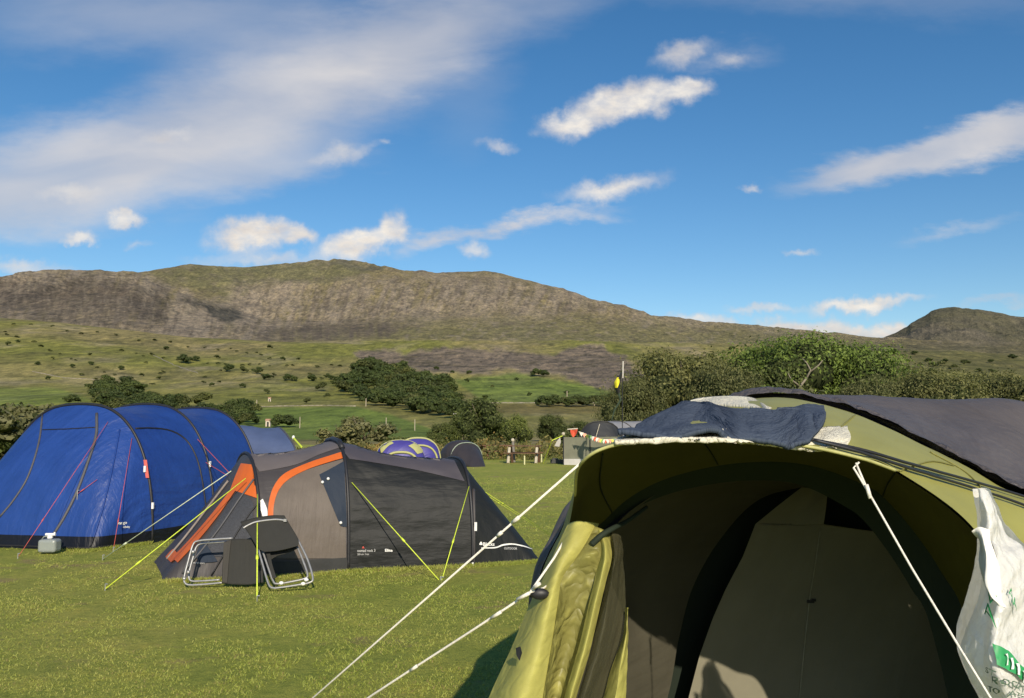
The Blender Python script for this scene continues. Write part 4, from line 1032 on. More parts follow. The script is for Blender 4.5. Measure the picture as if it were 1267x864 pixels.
lettering([sBC], '^', 448, 680, 4, 0, 'printed_mark', redP, T, bold=.04)
lettering([endO], 'Blacks', 597, 675.5, 4.2, 0, 'printed_name', whiteP, T, squeeze=.95, bold=.02)
ribbon([endO], [(592.5, 673), (594.5, 670), (596, 672)], [(592.5, 674.2), (594.5, 674.4), (596.5, 674.2)], 'printed_mark', whiteP, T, 4, 3, .012)
ribbon([endO], [(595, 677.5), (612, 677), (622, 673.5), (635, 672.8), (648, 676), (658, 680)], [(595, 678.7), (612, 678.6), (622, 675.5), (635, 674.3), (648, 677.4), (658, 680.6)], 'printed_swoosh', whiteP, T, 40, 3, .012)
lettering([endO], 'OUTDOOR', 623, 680, 2.6, -1, 'printed_name', greyP, T, squeeze=.85, bold=.02)
seam([endO, sBC], [(585, 606), (586, 640), (585.5, 670), (585, 700)], 'pole_sleeve', darkGreyF, T, .022, .01)
c = cast([endO, sBC], 585.5, 652, .04); MB().box(c, (.03, .03, .10)).build('sleeve_tag', whiteP, T)
c = Cf + Vector((0, -.03, 0)); MB().box(c + Vector((0, 0, .03)), (.02, .02, .08)).build('pole_end', whiteP, T)
ct = P(583, 597, 11.0)
MB().add([P(579, 592, 11), P(583, 590, 11.2), P(592, 600, 11.1), P(590, 607, 11.0), P(580, 604, 10.9)], [(0, 1, 2, 3, 4)]).build('orange_tab', simple('red_orange_webbing', (.62, .10, .04), .6), T)
# guys
guy(cast([sBC], 435, 598, .02), G(545, 720), yellowR, .0055, .6, T)
guy(cast([sBC, endO], 580, 603, .02), G(546, 720), yellowR, .0055, .6, T)
guy(P(591, 603, 11.1), G(684, 663), yellowR, .004, .3, T); guy(P(591, 606, 11.1), G(686, 666), yellowR, .003, .25, T)
guy(P(318.5, 612, Af.y - .1), G(318, 744), yellowR, .0065, .62, T)
guy(P(304, 592, Aa.y - .6), G(130, 729), yellowR, .0055, .78, T); guy(P(286, 583, Aa.y), G(127, 692), paleR, .0055, .82, T)

# ================================================================== folding chairs
chairF = fab('black_chair_cloth', (.028, .028, .025), rough=.8, trans=0, wr=.3, wscale=5)
def chP(px, py, y0=8.72, pb=728, lean=.45, o=0): return P(px, py, y0 + (pb - py) / 90 * lean + o)
ch = empty('folding_chair', G(358, 726), 'folded black camping chair standing upright against the black and orange tent', 'chair')
def frame(pts, r, o, parent, y0, pb, lean, name='frame'):
    q = [chP(x, y, y0, pb, lean, o) for x, y in pts]; q = [Vector(map(float, v)) for v in spline(q, 50)]
    return MB().tube(q, r, 8).build(name, silver, parent, True)
frame([(319.5, 679), (326, 702), (332, 722), (337, 727.5), (348, 727), (368, 724), (383, 721), (387, 715), (380.5, 692.5), (368, 667)], .0108, 0, ch, 8.72, 728, .45)
frame([(325, 682), (332, 703), (338, 719), (343, 722.5), (360, 720), (377, 716), (380.5, 711), (375, 694), (368, 677)], .0108, .06, ch, 8.72, 728, .45)
frame([(301, 653.5), (309, 649), (319, 645.5), (340.7, 643), (355, 644.5)], .011, -.03, ch, 8.72, 728, .45, 'top_bar')
def cloth(rows, y0, pb, lean, o, parent, name, mat=None, seed=0, th=.008):
    return sheet(name, [[chP(x, y, y0, pb, lean, o) for x, y in r] for r in rows], mat or chairF, parent, 30, 24, .012, 6, seed, thick=th)
cloth([[(297.4, 646), (315, 641), (335, 638), (352, 638)], [(308, 661), (325, 656), (345, 652), (361, 653)], [(319, 678), (335, 675), (355, 671), (369, 667)], [(327, 683), (341, 682), (356, 679), (369, 675.5)]], 8.72, 728, .45, -.02, ch, 'backrest', seed=21)
cloth([[(327, 681), (341, 681), (356, 678), (368, 674)], [(330, 688), (341, 688), (351, 683), (367, 679)], [(333, 700), (336, 692), (343, 688), (352, 685)]], 8.72, 728, .45, .10, ch, 'seat', seed=22)
cloth([[(329, 684), (334, 683)], [(333, 700), (337, 699)], [(337, 716), (342, 715)]], 8.72, 728, .45, .05, ch, 'side_strap', seed=23)
for q in ((348, 721.5), (379, 717.5), (375, 722.5)): MB().ball(chP(*q, 8.72, 728, .45, -.01), .018, 6, (1.3, 1, 1)).build('foot_cap', whiteP, ch)
MB().box(chP(353, 644, 8.72, 728, .45, -.05), (.03, .02, .03)).build('bracket', silver, ch)
ch = empty('folding_chair', G(272, 722), 'folded black camping chair lying on its side left of the upright one', 'chair')
frame([(288, 666), (265, 667.5), (246, 669.3), (239, 674), (233, 694), (228, 714), (229, 721.5), (236, 724), (255, 723), (276, 721)], .0108, 0, ch, 9.0, 724, .25)
frame([(281, 670.3), (262, 671.5), (249, 672.8), (243, 677), (240, 686), (234, 709), (236, 718.5), (250, 719), (272, 717.5)], .0108, .07, ch, 9.0, 724, .25)
cloth([[(277, 671), (288, 667.5), (300, 667), (313, 668)], [(276, 690), (290, 690), (305, 689), (321, 688)], [(275, 706), (290, 707), (308, 706), (325, 706)], [(274.5, 722), (290, 723.5), (308, 723.5), (326, 721)]], 9.0, 724, .25, -.03, ch, 'backrest', seed=24)
cloth([[(277, 671), (286, 668)], [(276, 695), (283, 695)], [(275, 721), (281, 722)]], 9.0, 724, .25, -.045, ch, 'side_panel', fab('lighter_chair_cloth', (.05, .046, .04), rough=.8, trans=0), seed=25)  # front fold in a lighter tone of the chair cloth
for q in ((239, 683), (233, 708), (228, 716)): MB().ball(chP(*q, 9.0, 724, .25, -.01), .02, 6).build('joint', silver, ch)
# ================================================================== foreground green tent
T = empty('green_tent', (.65, 3.0, 0), 'large olive green tent with open awning and grey rear cover in the right foreground', 'tent')
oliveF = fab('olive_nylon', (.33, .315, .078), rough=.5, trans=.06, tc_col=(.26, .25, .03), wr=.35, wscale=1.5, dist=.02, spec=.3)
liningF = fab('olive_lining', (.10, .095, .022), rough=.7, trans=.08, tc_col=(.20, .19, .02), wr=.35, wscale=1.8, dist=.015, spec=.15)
flapF = fab('lime_nylon', (.57, .54, .15), rough=.55, trans=.2, tc_col=(.42, .40, .06), wr=.55, wscale=2.2, crinkle=1.0, nw=.35, stretch=.5, dist=.006, spec=.25)
flapD = fab('folded_lime_nylon', (.36, .34, .10), rough=.45, trans=.2, tc_col=(.2, .2, .03), wr=.8, wscale=2.6, crinkle=2.0, nw=.3, stretch=.7, dist=.007, spec=.35, var=.35)
greyC = fab('grey_cover', (.112, .100, .102), rough=.6, trans=.05, wr=.8, wscale=2.2, crinkle=.3, dist=.02, spec=.35)
innerG = fab('inner_grey', (.105, .098, .072), rough=.7, trans=.1, wr=.6, wscale=1.6, dist=.02, spec=.1)
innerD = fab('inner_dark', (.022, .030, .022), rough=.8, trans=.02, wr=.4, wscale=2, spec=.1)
innerP = fab('inner_door', (.27, .255, .19), rough=.7, trans=.15, wr=.6, wscale=1.4, wdir=20, dist=.02, spec=.1)
bandF = fab('dark_green_webbing', (.022, .032, .022), rough=.7, trans=0, wr=.2, spec=.2)
meshF = fab('insect_mesh', (.10, .095, .05), rough=.7, trans=.3, wr=.8, wscale=2, alpha=.72, dist=.02)
V3 = Vector
rim = [V3((-.12, 2.75, 0)), P(672, 760, 2.68), P(701, 662, 2.62), P(711, 612, 2.45), P(718.5, 573, 2.18), P(765, 549, 2.12), P(870, 543, 2.08), P(980, 549, 2.08), P(1060, 565, 2.1), P(1107, 581, 2.16), P(1203, 652, 2.3), P(1258, 752, 2.4), V3((1.62, 2.5, 0))]
sm = [V3((.02, 3.4, 0)), P(660, 760, 3.4), P(694, 665, 3.35), P(716, 622, 3.35), P(742, 590, 3.3), P(800, 549, 3.3), P(880, 507, 3.35), P(955, 492, 3.35), P(1040, 507, 3.3), P(1130, 546, 3.15), P(1230, 598, 2.95), P(1350, 690, 2.9), V3((2.3, 2.9, 0))]
md = [a.lerp(b, .5) + V3((0, 0, .03)) for a, b in zip(rim, sm)]; md[0].z = 0; md[-1].z = 0
rf = sheet('canopy', [rim, md, sm], oliveF, T, 200, 60, .014, 2.4, 31)
b1 = [V3((.12, 4.2, 0)), P(663, 740, 3.95), P(690, 662, 3.95), P(713, 622, 3.95), P(755, 590, 4.0), P(830, 575, 4.1), P(895, 545, 4.1), P(965, 503, 4.1), P(1060, 496, 4.1), P(1160, 499, 4.0), P(1290, 510, 3.9), P(1450, 640, 3.7), V3((3.1, 3.6, 0))]
b2 = [V3((.5, 5.6, 0)), V3((.5, 5.5, .5)), V3((.55, 5.4, .8)), V3((.65, 5.3, 1.0)), V3((.8, 5.3, 1.2)), V3((1.0, 5.3, 1.35)), V3((1.2, 5.3, 1.5)), V3((1.6, 5.3, 1.55)), V3((2.1, 5.2, 1.55)), V3((2.6, 5.1, 1.5)), V3((3.0, 4.9, 1.3)), V3((3.4, 4.6, .7)), V3((3.5, 4.4, 0))]
b3 = [V3((p.x * .9 + .15, p.y + .9, 0)) for p in b2]
m1 = [a.lerp(b, .5) - V3((0, 0, .0)) for a, b in zip(sm, b1)]
sm_in = [p + V3((0, 0, .018)) for p in sm]
gc = sheet('rear_cover', [sm_in, m1, b1, b2, b3], greyC, T, 200, 110, .022, 2.6, 32, edge0=True)
# ruffled hem of the cover along the seam
hem0 = [p + V3((0, -.035, .012)) for p in sm]; hem1 = [p + V3((0, .02, .034)) for p in sm]; hem2 = [p + V3((0, .08, .02)) for p in sm]
sheet('cover_hem', [hem0[6:], hem1[6:], hem2[6:]], fab('grey_hem', (.10, .088, .088), rough=.5, trans=.03, wr=.8, wscale=4, crinkle=.6), T, 160, 14, .03, 7, 33, edge0=True)
# awning lining and front wall
dr = [V3((-.25, 2.95, 0)), P(700, 770, 2.95), P(727, 672, 2.95), P(750, 642, 2.95), P(785, 612, 2.95), P(835, 589, 2.95), P(910, 573.5, 2.95), P(990, 574, 2.95), P(1060, 596, 2.95), P(1102, 624, 2.95), P(1163, 705, 2.9), P(1203, 800, 2.85), V3((1.6, 2.8, 0))]
rin = [p + V3((0, .008, -.006)) for p in rim]
mid_l = [a.lerp(b, .45) + V3((0, 0, .045)) for a, b in zip(rin, dr)]
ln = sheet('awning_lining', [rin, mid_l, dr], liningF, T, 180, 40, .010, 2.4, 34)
MB().tube([V3(map(float, q)) for q in spline([p + V3((0, -.004, -.002)) for p in rim[3:10]], 90)], .0045, 6).build('rim_piping', simple('pale_piping', (.42, .41, .16), .6), T, True)
# webbing along the door arch
def inset(row, c, d): return [p + (c - p).normalized() * d for p in row]
cen = P(960, 860, 2.95)
dwid = [.05, .05, .03, .03, .05, .06, .065, .07, .09, .10, .10, .09, .08]
dri = [p + (cen - p).normalized() * w + V3((0, .05, 0)) for p, w in zip(dr, dwid)]; dri[0].z = 0; dri[-1].z = 0
sheet('door_edge', [dr, dri], bandF, T, 120, 6, .004, 4, 35, lin=True)
# inside: left wall, dark back wall, inner door
iw0 = [V3((-.1, 2.97, 0)), P(745, 760, 2.97), P(752, 670, 2.97), P(790, 625, 2.98), P(850, 598, 3.0), P(930, 586, 3.0), P(1010, 588, 3.0)]
iw1 = [V3((.48, 3.75, 0)), P(824, 870, 3.75), P(840, 790, 3.75), P(858, 725, 3.75), P(893, 665, 3.75), P(940, 618, 3.75), P(1005, 600, 3.75)]
iwm = [a.lerp(b, .5) + V3((-.06, 0, .02)) for a, b in zip(iw0, iw1)]; iwm[0].z = 0
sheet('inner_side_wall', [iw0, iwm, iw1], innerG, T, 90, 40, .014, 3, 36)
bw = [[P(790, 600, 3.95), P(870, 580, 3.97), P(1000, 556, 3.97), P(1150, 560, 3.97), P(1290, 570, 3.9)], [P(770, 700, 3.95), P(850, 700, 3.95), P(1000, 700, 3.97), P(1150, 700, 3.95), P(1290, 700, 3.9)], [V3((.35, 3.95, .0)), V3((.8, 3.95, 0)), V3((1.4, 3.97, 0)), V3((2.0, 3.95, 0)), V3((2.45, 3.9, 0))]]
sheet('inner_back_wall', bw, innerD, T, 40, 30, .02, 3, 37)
L_ = [(996, 602), (965, 634), (934, 650), (920, 689), (898, 729), (884, 750), (868, 800), (855, 864), (845, 950)]
def pr(l): return [P(x, y, 3.76 + .03 * math.sin(k * 2.1)) for k, (x, y) in enumerate(l)]
dp = sheet('inner_door', [pr([(992, 603), (1008, 605), (1024, 608)]), pr([(963, 625), (993, 626), (1022, 628)]), pr([(935, 648), (978, 649), (1019, 650)]), pr([(934, 650), (1019, 651), (1103, 661)]), pr([(919, 689), (1025, 690), (1132, 693)]), pr([(898, 729), (1020, 729), (1145, 728)]), pr([(882, 765), (1020, 765), (1155, 764)]), pr([(866, 810), (1015, 810), (1164, 810)]), pr([(852, 864), (1010, 864), (1176, 864)]), pr([(846, 930), (1010, 930), (1190, 930)]), [V3((.68, 3.76, 0)), V3((1.35, 3.76, 0)), V3((2.05, 3.76, 0))]], innerP, T, 70, 120, .010, 2, 38, lin=True)
seam([dp], [(1015, 655), (1008, 700), (1001, 745), (995, 800), (989, 862)], 'zip', simple('pale_zip', (.30, .29, .22), .6), dp, .0035, .004)
c = cast([dp], 1002, 744, .012); MB().box(c, (.03, .008, .012)).box(c + V3((.014, 0, .006)), (.018, .008, .01)).build('zip_tab', poleM, dp)
# groundsheet inside
sheet('groundsheet', [[V3((-.2, 2.9, .02)), V3((1.7, 2.7, .02))], [V3((0, 4, .02)), V3((2.4, 4, .02))]], innerD, T, 10, 10, .01, 3, 39)
# ---- tied back door flap
def fl(rows, name, mat, seed, wr=.012, folds=None, parent=T, nu=50, nv=110, wf=5):
    return sheet(name, [[P(x, y, d) for x, y, d in r] for r in rows], mat, parent, nu, nv, wr, wf, seed, folds, edge0=True)
fl([[(703, 648, 2.58), (714, 645, 2.55), (728, 646, 2.55), (741, 648, 2.58)], [(687, 682, 2.56), (700, 678, 2.5), (715, 676, 2.5), (730, 680, 2.53)], [(673, 714, 2.55), (683, 712, 2.48), (692, 711, 2.47), (700, 712, 2.50)],
    [(655, 748, 2.55), (668, 745, 2.46), (680, 745, 2.42), (692, 747, 2.45)], [(633, 800, 2.55), (650, 798, 2.44), (668, 798, 2.40), (684, 800, 2.44)], [(604, 864, 2.55), (628, 862, 2.42), (650, 862, 2.38), (673, 864, 2.42)], [(575, 940, 2.55), (600, 940, 2.42), (630, 940, 2.38), (662, 940, 2.42)], [(500, 1200, 2.5), (545, 1200, 2.4), (590, 1200, 2.38), (640, 1200, 2.4)]], 'door_flap', flapF, 41, .004, wf=4)
fl([[(728, 650, 2.58), (738, 652, 2.56), (748, 656, 2.56), (758, 662, 2.58)], [(712, 682, 2.52), (728, 682, 2.49), (742, 683, 2.49), (755, 688, 2.52)], [(696, 713, 2.49), (712, 713, 2.50), (730, 714, 2.50), (748, 716, 2.49)], [(691, 748, 2.44), (705, 748, 2.49), (722, 748, 2.50), (738, 750, 2.46)],
    [(683, 800, 2.43), (696, 800, 2.50), (710, 800, 2.50), (724, 802, 2.44)], [(672, 866, 2.41), (682, 866, 2.48), (692, 866, 2.48), (702, 866, 2.42)], [(661, 940, 2.41), (668, 940, 2.46), (676, 940, 2.46), (684, 940, 2.42)], [(640, 1200, 2.4), (645, 1200, 2.44), (650, 1200, 2.44), (658, 1200, 2.4)]], 'folded_door_flap', flapD, 42, .003, wf=4)
fl([[(735, 655, 2.575), (744, 656, 2.54), (753, 662, 2.575)], [(741, 684, 2.52), (749, 682, 2.46), (758, 688, 2.5)], [(736, 713, 2.49), (744, 712, 2.44), (751, 716, 2.47)], [(728, 748, 2.46), (736, 748, 2.42), (743, 750, 2.46)], [(716, 800, 2.44), (724, 800, 2.40), (731, 802, 2.44)], [(698, 866, 2.42), (705, 866, 2.38), (713, 866, 2.42)], [(684, 940, 2.42), (688, 940, 2.38), (694, 940, 2.42)], [(658, 1200, 2.4), (664, 1200, 2.38), (670, 1200, 2.4)]], 'flap_edge', flapF, 43, .006)
fl([[(752, 660, 2.58), (758, 660, 2.56), (764, 661, 2.58), (768, 664, 2.6)], [(756, 690, 2.50), (761, 688, 2.46), (768, 688, 2.52), (773, 690, 2.56)], [(750, 716, 2.48), (758, 716, 2.44), (767, 716, 2.51), (775, 716, 2.55)], [(743, 750, 2.46), (752, 750, 2.42), (765, 750, 2.50), (776, 750, 2.54)], [(731, 802, 2.45), (742, 802, 2.40), (757, 802, 2.49), (772, 800, 2.54)], [(713, 866, 2.43), (722, 866, 2.38), (735, 866, 2.46), (748, 866, 2.52)], [(694, 940, 2.43), (702, 940, 2.38), (712, 940, 2.44), (722, 940, 2.5)], [(670, 1200, 2.4), (676, 1200, 2.36), (684, 1200, 2.42), (690, 1200, 2.46)]], 'mesh_flap', meshF, 44, .014, wf=9)
fl([[(775, 752, 2.52), (777, 752, 2.50), (778, 753, 2.52)], [(770, 790, 2.51), (774, 790, 2.47), (778, 790, 2.5)], [(755, 832, 2.50), (766, 832, 2.44), (776, 832, 2.48)], [(745, 866, 2.49), (760, 866, 2.42), (774, 866, 2.47)], [(722, 940, 2.49), (740, 940, 2.42), (765, 940, 2.46)], [(690, 1200, 2.44), (710, 1200, 2.38), (740, 1200, 2.42)]], 'flap_tail', flapF, 45, .012, wf=8)
# dark edge band over the flap top
MB().tube([V3(map(float, q)) for q in spline([P(732, 674, 2.50), P(745, 662, 2.50), P(760, 653, 2.53), P(776, 645, 2.6), P(800, 628, 2.7)], 30)], .010, 7, .006).build('tie_band', bandF, T, True)
for (x, y) in ((668, 735), ): 
    m = MB(); m.ball(P(x, y, 2.44), .018, 7, (1.5, .7, .9)).tube([P(x - 12, y + 2, 2.46), P(x, y, 2.44)], .006, 6); m.build('toggle', poleM, T, True)
m = MB(); m.add([P(638, 802, 2.40), P(644, 800, 2.39), P(646, 808, 2.385), P(643, 818, 2.39), P(639, 811, 2.395)], [(0, 1, 2, 3, 4)]); m.build('toggle_loop', poleM, T)
# black strip ties on the left body side
# ropes of this tent
def wrope(pts, r=.0031, name='guy_line'):
    return MB().tube([V3(p) for p in pts], r, 8).build(name, whiteR, T, True)
tipL = P(718.5, 573, 2.18)
pegA = G(232, 1000)
r1 = wrope([tipL, pegA]); MB().tube([pegA - V3((0, 0, .1)), pegA + V3((0, 0, .04))], .005, 6).build('peg', pegM, r1)
d = (pegA - tipL)
for f, s in ((.10, .03), (.13, .02)):
    c = tipL + d * f; MB().tube([c, c + d.normalized() * s], .0055, 8).build('knot', whiteR, r1, True)
j = P(656, 733, 2.42); pegB = G(250, 998)
jx = P(455, 864, 2.75)
pegB = G(300, 967); 
r2 = wrope([P(709, 650, 2.6), P(686, 690, 2.5), j, P(580, 783, 2.58), P(510, 828, 2.68), P(455, 864, 2.78), pegB], .0035); MB().tube([pegB - V3((0, 0, .1)), pegB + V3((0, 0, .04))], .005, 6).build('peg', pegM, r2)
wrope([P(690, 716, 2.52), P(672, 728, 2.47), j], .003)
for a, b in (((655, 734), (640, 742)), ((620, 757), (608, 765)), ((516, 824), (508, 830)), ((668, 722), (660, 728))): 
    ya = 2.42 + (655 - a[0]) / 200 * .35
    MB().tube([P(a[0], a[1], ya - .004), P(b[0], b[1], ya + .016)], .005, 8).build('knot', whiteR, r2, True)
# right hand guy of the awning
e0 = P(1056, 579, 2.1)
r3 = wrope([P(1063, 572, 2.1), e0, P(1075, 610, 2.07), P(1128, 703, 2.0), P(1190, 806, 1.93), P(1300, 985, 1.8), G(1520, 1340)], .0027)
wrope([P(1059, 573, 2.1), P(1067, 592, 2.085), P(1075, 610, 2.07)], .0028)
MB().tube([P(1072, 600, 2.075), P(1077, 617, 2.065)], .005, 8).build('knot', whiteR, r3, True)
# dark cords along the roof edge, with their shadow lines built as cord too
for o1, o2 in ((0, 0), (5, 8)):
    pts = sp2([(1000 + o1, 549 + o1 * .2), (1060, 561 + o2 * .4), (1130, 580 + o2 * .75), (1200, 599 + o2), (1267, 619 + o2 * 1.3), (1330, 640 + o2 * 1.5)], 40)
    q = castl([rf], pts, .012)
    if len(q) > 2: MB().tube(q, .0045, 6).build('roof_cord_and_shadow', poleM, T, True)

# sewn seams and stitching
seamO = simple('olive_seam', (.20, .19, .045), .7)
for pts in ([(1112, 584), (1150, 572), (1180, 577)], [(1150, 560), (1200, 590), (1235, 640), (1262, 700)], [(1022, 552), (1040, 530), (1058, 514)]):
    q = castl([rf], sp2(pts, 40), .003)
    if len(q) > 3: MB().tube(q, .0022, 5).build('seam', seamO, T, True)
for pts in ([(745, 560), (742, 600), (757, 634)], [(870, 546), (880, 560), (888, 574)], [(1108, 585), (1098, 600), (1092, 616)]):
    q = castl([ln], sp2(pts, 30), .003)
    if len(q) > 3: MB().tube(q, .0022, 5).build('seam', bandF, T, True)
# ================================================================== towels on the roof
def drape(px, py, d, off=None):
    off = LIFT
    q = cast([rf], px, py, 0)
    if q is None: return P(px, py, d)
    return P(px, py, min(d, q.y - off)) if True else q
blueT = fab('blue_towelling', (.072, .092, .132), rough=.95, trans=0, wr=.6, wscale=5, spec=.1, crinkle=.4)
creamT = fab('cream_towelling', (.80, .76, .62), rough=.95, trans=.05, wr=.6, wscale=6, spec=.1, crinkle=.4)
LIFT = .012
tw = sheet('towel', [[drape(845, 503, 2.95), drape(862, 495, 2.95), drape(900, 492, 2.95), drape(930, 494, 2.95), drape(952, 504, 2.95)], [drape(852, 508, 2.8), drape(870, 503, 2.78), drape(905, 503, 2.75), drape(935, 506, 2.75), drape(952, 512, 2.8)]], creamT, None, 60, 30, .012, 7, 51, thick=.012)
tag(tw, 'cream towel bunched up behind the blue towel on the awning', 'towel')
LIFT = .032
tw = sheet('towel', [[drape(772, 541, 2.30), drape(850, 533, 2.35), drape(930, 533, 2.4), drape(1000, 529, 2.45), drape(1048, 528, 2.45)],
                     [drape(765, 543.5, 2.19), drape(850, 538, 2.19), drape(930, 540, 2.19), drape(1000, 543, 2.19), drape(1052, 538, 2.25)],
                     [drape(760, 547, 2.11), drape(850, 543.5, 2.07), drape(930, 546, 2.07), drape(1000, 553.5, 2.09), drape(1051, 545, 2.2)],
                     [drape(775, 549, 2.105), drape(850, 545, 2.065), drape(930, 548, 2.065), drape(1000, 555, 2.085), drape(1035, 551, 2.12)]], creamT, None, 160, 30, .012, 11, 52, thick=.010, edge0=True)
tag(tw, 'cream towel lying under the blue towel along the front of the awning', 'towel')
LIFT = .085
bt = sheet('towel', [[drape(842, 503, 2.9), drape(850, 499, 2.85), drape(868, 500, 2.8), drape(900, 509, 2.75), drape(945, 509, 2.75), drape(995, 503, 2.7), drape(1018, 505, 2.65)],
                     [drape(800, 521, 2.6), drape(845, 513, 2.55), drape(880, 512, 2.5), drape(915, 512, 2.5), drape(950, 511, 2.5), drape(990, 505, 2.48), drape(1021, 507, 2.5)],
                     [drape(783, 533, 2.4), drape(835, 521, 2.3), drape(880, 519, 2.28), drape(915, 522, 2.28), drape(960, 524, 2.28), drape(995, 517, 2.28), drape(1022, 514, 2.35)],
                     [drape(768, 539, 2.22), drape(830, 530, 2.12), drape(880, 528, 2.10), drape(915, 531, 2.10), drape(960, 534, 2.10), drape(990, 533, 2.12), drape(1016, 527, 2.2)],
                     [drape(765, 542, 2.14), drape(830, 538, 2.07), drape(880, 534, 2.06), drape(915, 537, 2.06), drape(960, 541, 2.06), drape(985, 544, 2.07), drape(1003, 543, 2.1)]], blueT, None, 150, 70, .045, 3.6, 53, thick=.012, edge0=True)
tag(bt, 'slate blue towel draped over the top of the green awning', 'towel')

# ================================================================== carrier bag
mB, ntb, ob = M_new('thin_white_plastic'); Lb_ = ntb.links
pb = N(ntb, 'ShaderNodeBsdfPrincipled', inp={'Base Color': (.92, .91, .88, 1), 'Roughness': .32, 'Specular IOR Level': .5}); tb = N(ntb, 'ShaderNodeBsdfTranslucent'); tb.inputs[0].default_value = (.8, .8, .76, 1)
tcb = N(ntb, 'ShaderNodeTexCoord'); vb = N(ntb, 'ShaderNodeTexVoronoi', feature='F1', inp={'Scale': 26.0}); wbn = N(ntb, 'ShaderNodeTexNoise', inp={'Scale': 12.0, 'Detail': 4}); Lb_.new(tcb.outputs['Object'], wbn.inputs['Vector']); wmx = N(ntb, 'ShaderNodeMix', data_type='RGBA'); wmx.inputs[0].default_value = .12; Lb_.new(mapping(ntb, tcb.outputs['Object'], (1, 1, .45)), wmx.inputs[6]); Lb_.new(wbn.outputs['Color'], wmx.inputs[7]); Lb_.new(wmx.outputs[2], vb.inputs['Vector']); nb1 = vb.outputs['Distance']; bpb = N(ntb, 'ShaderNodeBump', inp={'Distance': .012, 'Strength': .7}); Lb_.new(nb1, bpb.inputs['Height'])
Lb_.new(bpb.outputs[0], pb.inputs['Normal']); Lb_.new(bpb.outputs[0], tb.inputs['Normal'])
mxb = N(ntb, 'ShaderNodeMixShader'); mxb.inputs[0].default_value = .35; Lb_.new(pb.outputs[0], mxb.inputs[1]); Lb_.new(tb.outputs[0], mxb.inputs[2])
trb = N(ntb, 'ShaderNodeBsdfTransparent'); mxb2 = N(ntb, 'ShaderNodeMixShader'); mxb2.inputs[0].default_value = .90; Lb_.new(trb.outputs[0], mxb2.inputs[1]); Lb_.new(mxb.outputs[0], mxb2.inputs[2]); Lb_.new(mxb2.outputs[0], ob.inputs[0])
knotp = cast([rf], 1212, 606, .02) or P(1212, 606, 2.3)
KY = 2.13
BG = empty('carrier_bag', P(1225, 800, KY - .08), 'white plastic carrier bag with green print hanging from the tent cord', 'bag')
def bgrow(l): return [P(x, y, KY + d) for x, y, d in l]
bf = sheet('bag_front', [bgrow([(1208, 605, -.01), (1211, 605, -.025), (1216, 606, -.03), (1220, 608, -.02), (1222, 609, 0)]),
    bgrow([(1211, 622, -.01), (1216, 622, -.045), (1223, 624, -.05), (1230, 626, -.04), (1236, 630, 0)]),
    bgrow([(1212, 640, -.01), (1219, 642, -.05), (1228, 644, -.06), (1237, 648, -.045), (1244, 655, 0)]),
    bgrow([(1207, 655, -.01), (1216, 660, -.05), (1226, 662, -.07), (1240, 668, -.05), (1262, 676, -.01)]),
    bgrow([(1212, 680, -.02), (1222, 682, -.07), (1234, 684, -.10), (1252, 690, -.07), (1285, 696, -.02)]),
    bgrow([(1206, 735, -.03), (1220, 738, -.10), (1238, 740, -.13), (1262, 742, -.10), (1300, 745, -.03)]),
    bgrow([(1189, 796, -.04), (1210, 798, -.12), (1235, 800, -.16), (1265, 800, -.12), (1310, 800, -.04)]),
    bgrow([(1196, 830, -.05), (1215, 836, -.13), (1240, 838, -.17), (1270, 838, -.13), (1315, 836, -.05)]),
    bgrow([(1222, 868, -.05), (1238, 876, -.12), (1256, 880, -.15), (1280, 880, -.12), (1305, 872, -.05)])], mB, BG, 90, 190, .032, 7, 61, edge0=True)
bb = sheet('bag_back', [bgrow([(1208, 605, 0), (1216, 606, .01), (1222, 609, 0)]), bgrow([(1212, 640, 0), (1228, 644, .03), (1244, 655, 0)]), bgrow([(1212, 680, 0), (1240, 684, .05), (1285, 696, 0)]),
    bgrow([(1206, 735, 0), (1240, 740, .08), (1300, 745, 0)]), bgrow([(1189, 796, 0), (1240, 800, .1), (1310, 800, 0)]), bgrow([(1222, 868, -.03), (1256, 882, .04), (1305, 872, -.03)])], mB, BG, 50, 90, .03, 7, 62, edge0=True)
sheet('bag_handle', [bgrow([(1202, 657, -.06), (1212, 652, -.07), (1224, 655, -.08)]), bgrow([(1207, 664, -.05), (1216, 668, -.09), (1228, 672, -.09)]), bgrow([(1212, 672, -.05), (1218, 690, -.10), (1236, 700, -.11)]), bgrow([(1212, 700, -.06), (1220, 726, -.12), (1240, 742, -.13)]), bgrow([(1222, 735, -.08), (1232, 748, -.13), (1246, 752, -.14)])],
      simple('white_plastic_fold', (.82, .80, .75), .4, var=.05), BG, 30, 60, .012, 12, 63, edge0=True)
greenP = simple('green_print', (.03, .30, .10), .5, var=.2)
lettering([bf], 'A', 1223, 760, 22, -62, 'printed_letter', greenP, BG, .010, bold=.0)
lettering([bf], 'V', 1226, 742, 18, -60, 'printed_letter', greenP, BG, .010)
lettering([bf], 'AA', 1244, 735, 14, -70, 'printed_letter', greenP, BG, .010)
ribbon([bf], [(1229, 797), (1236, 801), (1246, 808), (1256, 820), (1267, 832)], [(1232, 822), (1240, 828), (1250, 833), (1260, 840), (1272, 848)], 'printed_emblem', greenP, BG, 30, 10, .010)
for a_, b_ in ((1236, 806), (1243, 812), (1250, 818), (1257, 826)): ribbon([bf], [(a_, b_ + 2), (a_ + 2, b_ + 8), (a_ + 1, b_ + 16)], [(a_ + 3, b_ + 2), (a_ + 4.5, b_ + 9), (a_ + 4, b_ + 16)], 'printed_mark', whiteP, BG, 8, 3, .016)
blackP = simple('grey_green_print', (.10, .16, .11), .6)
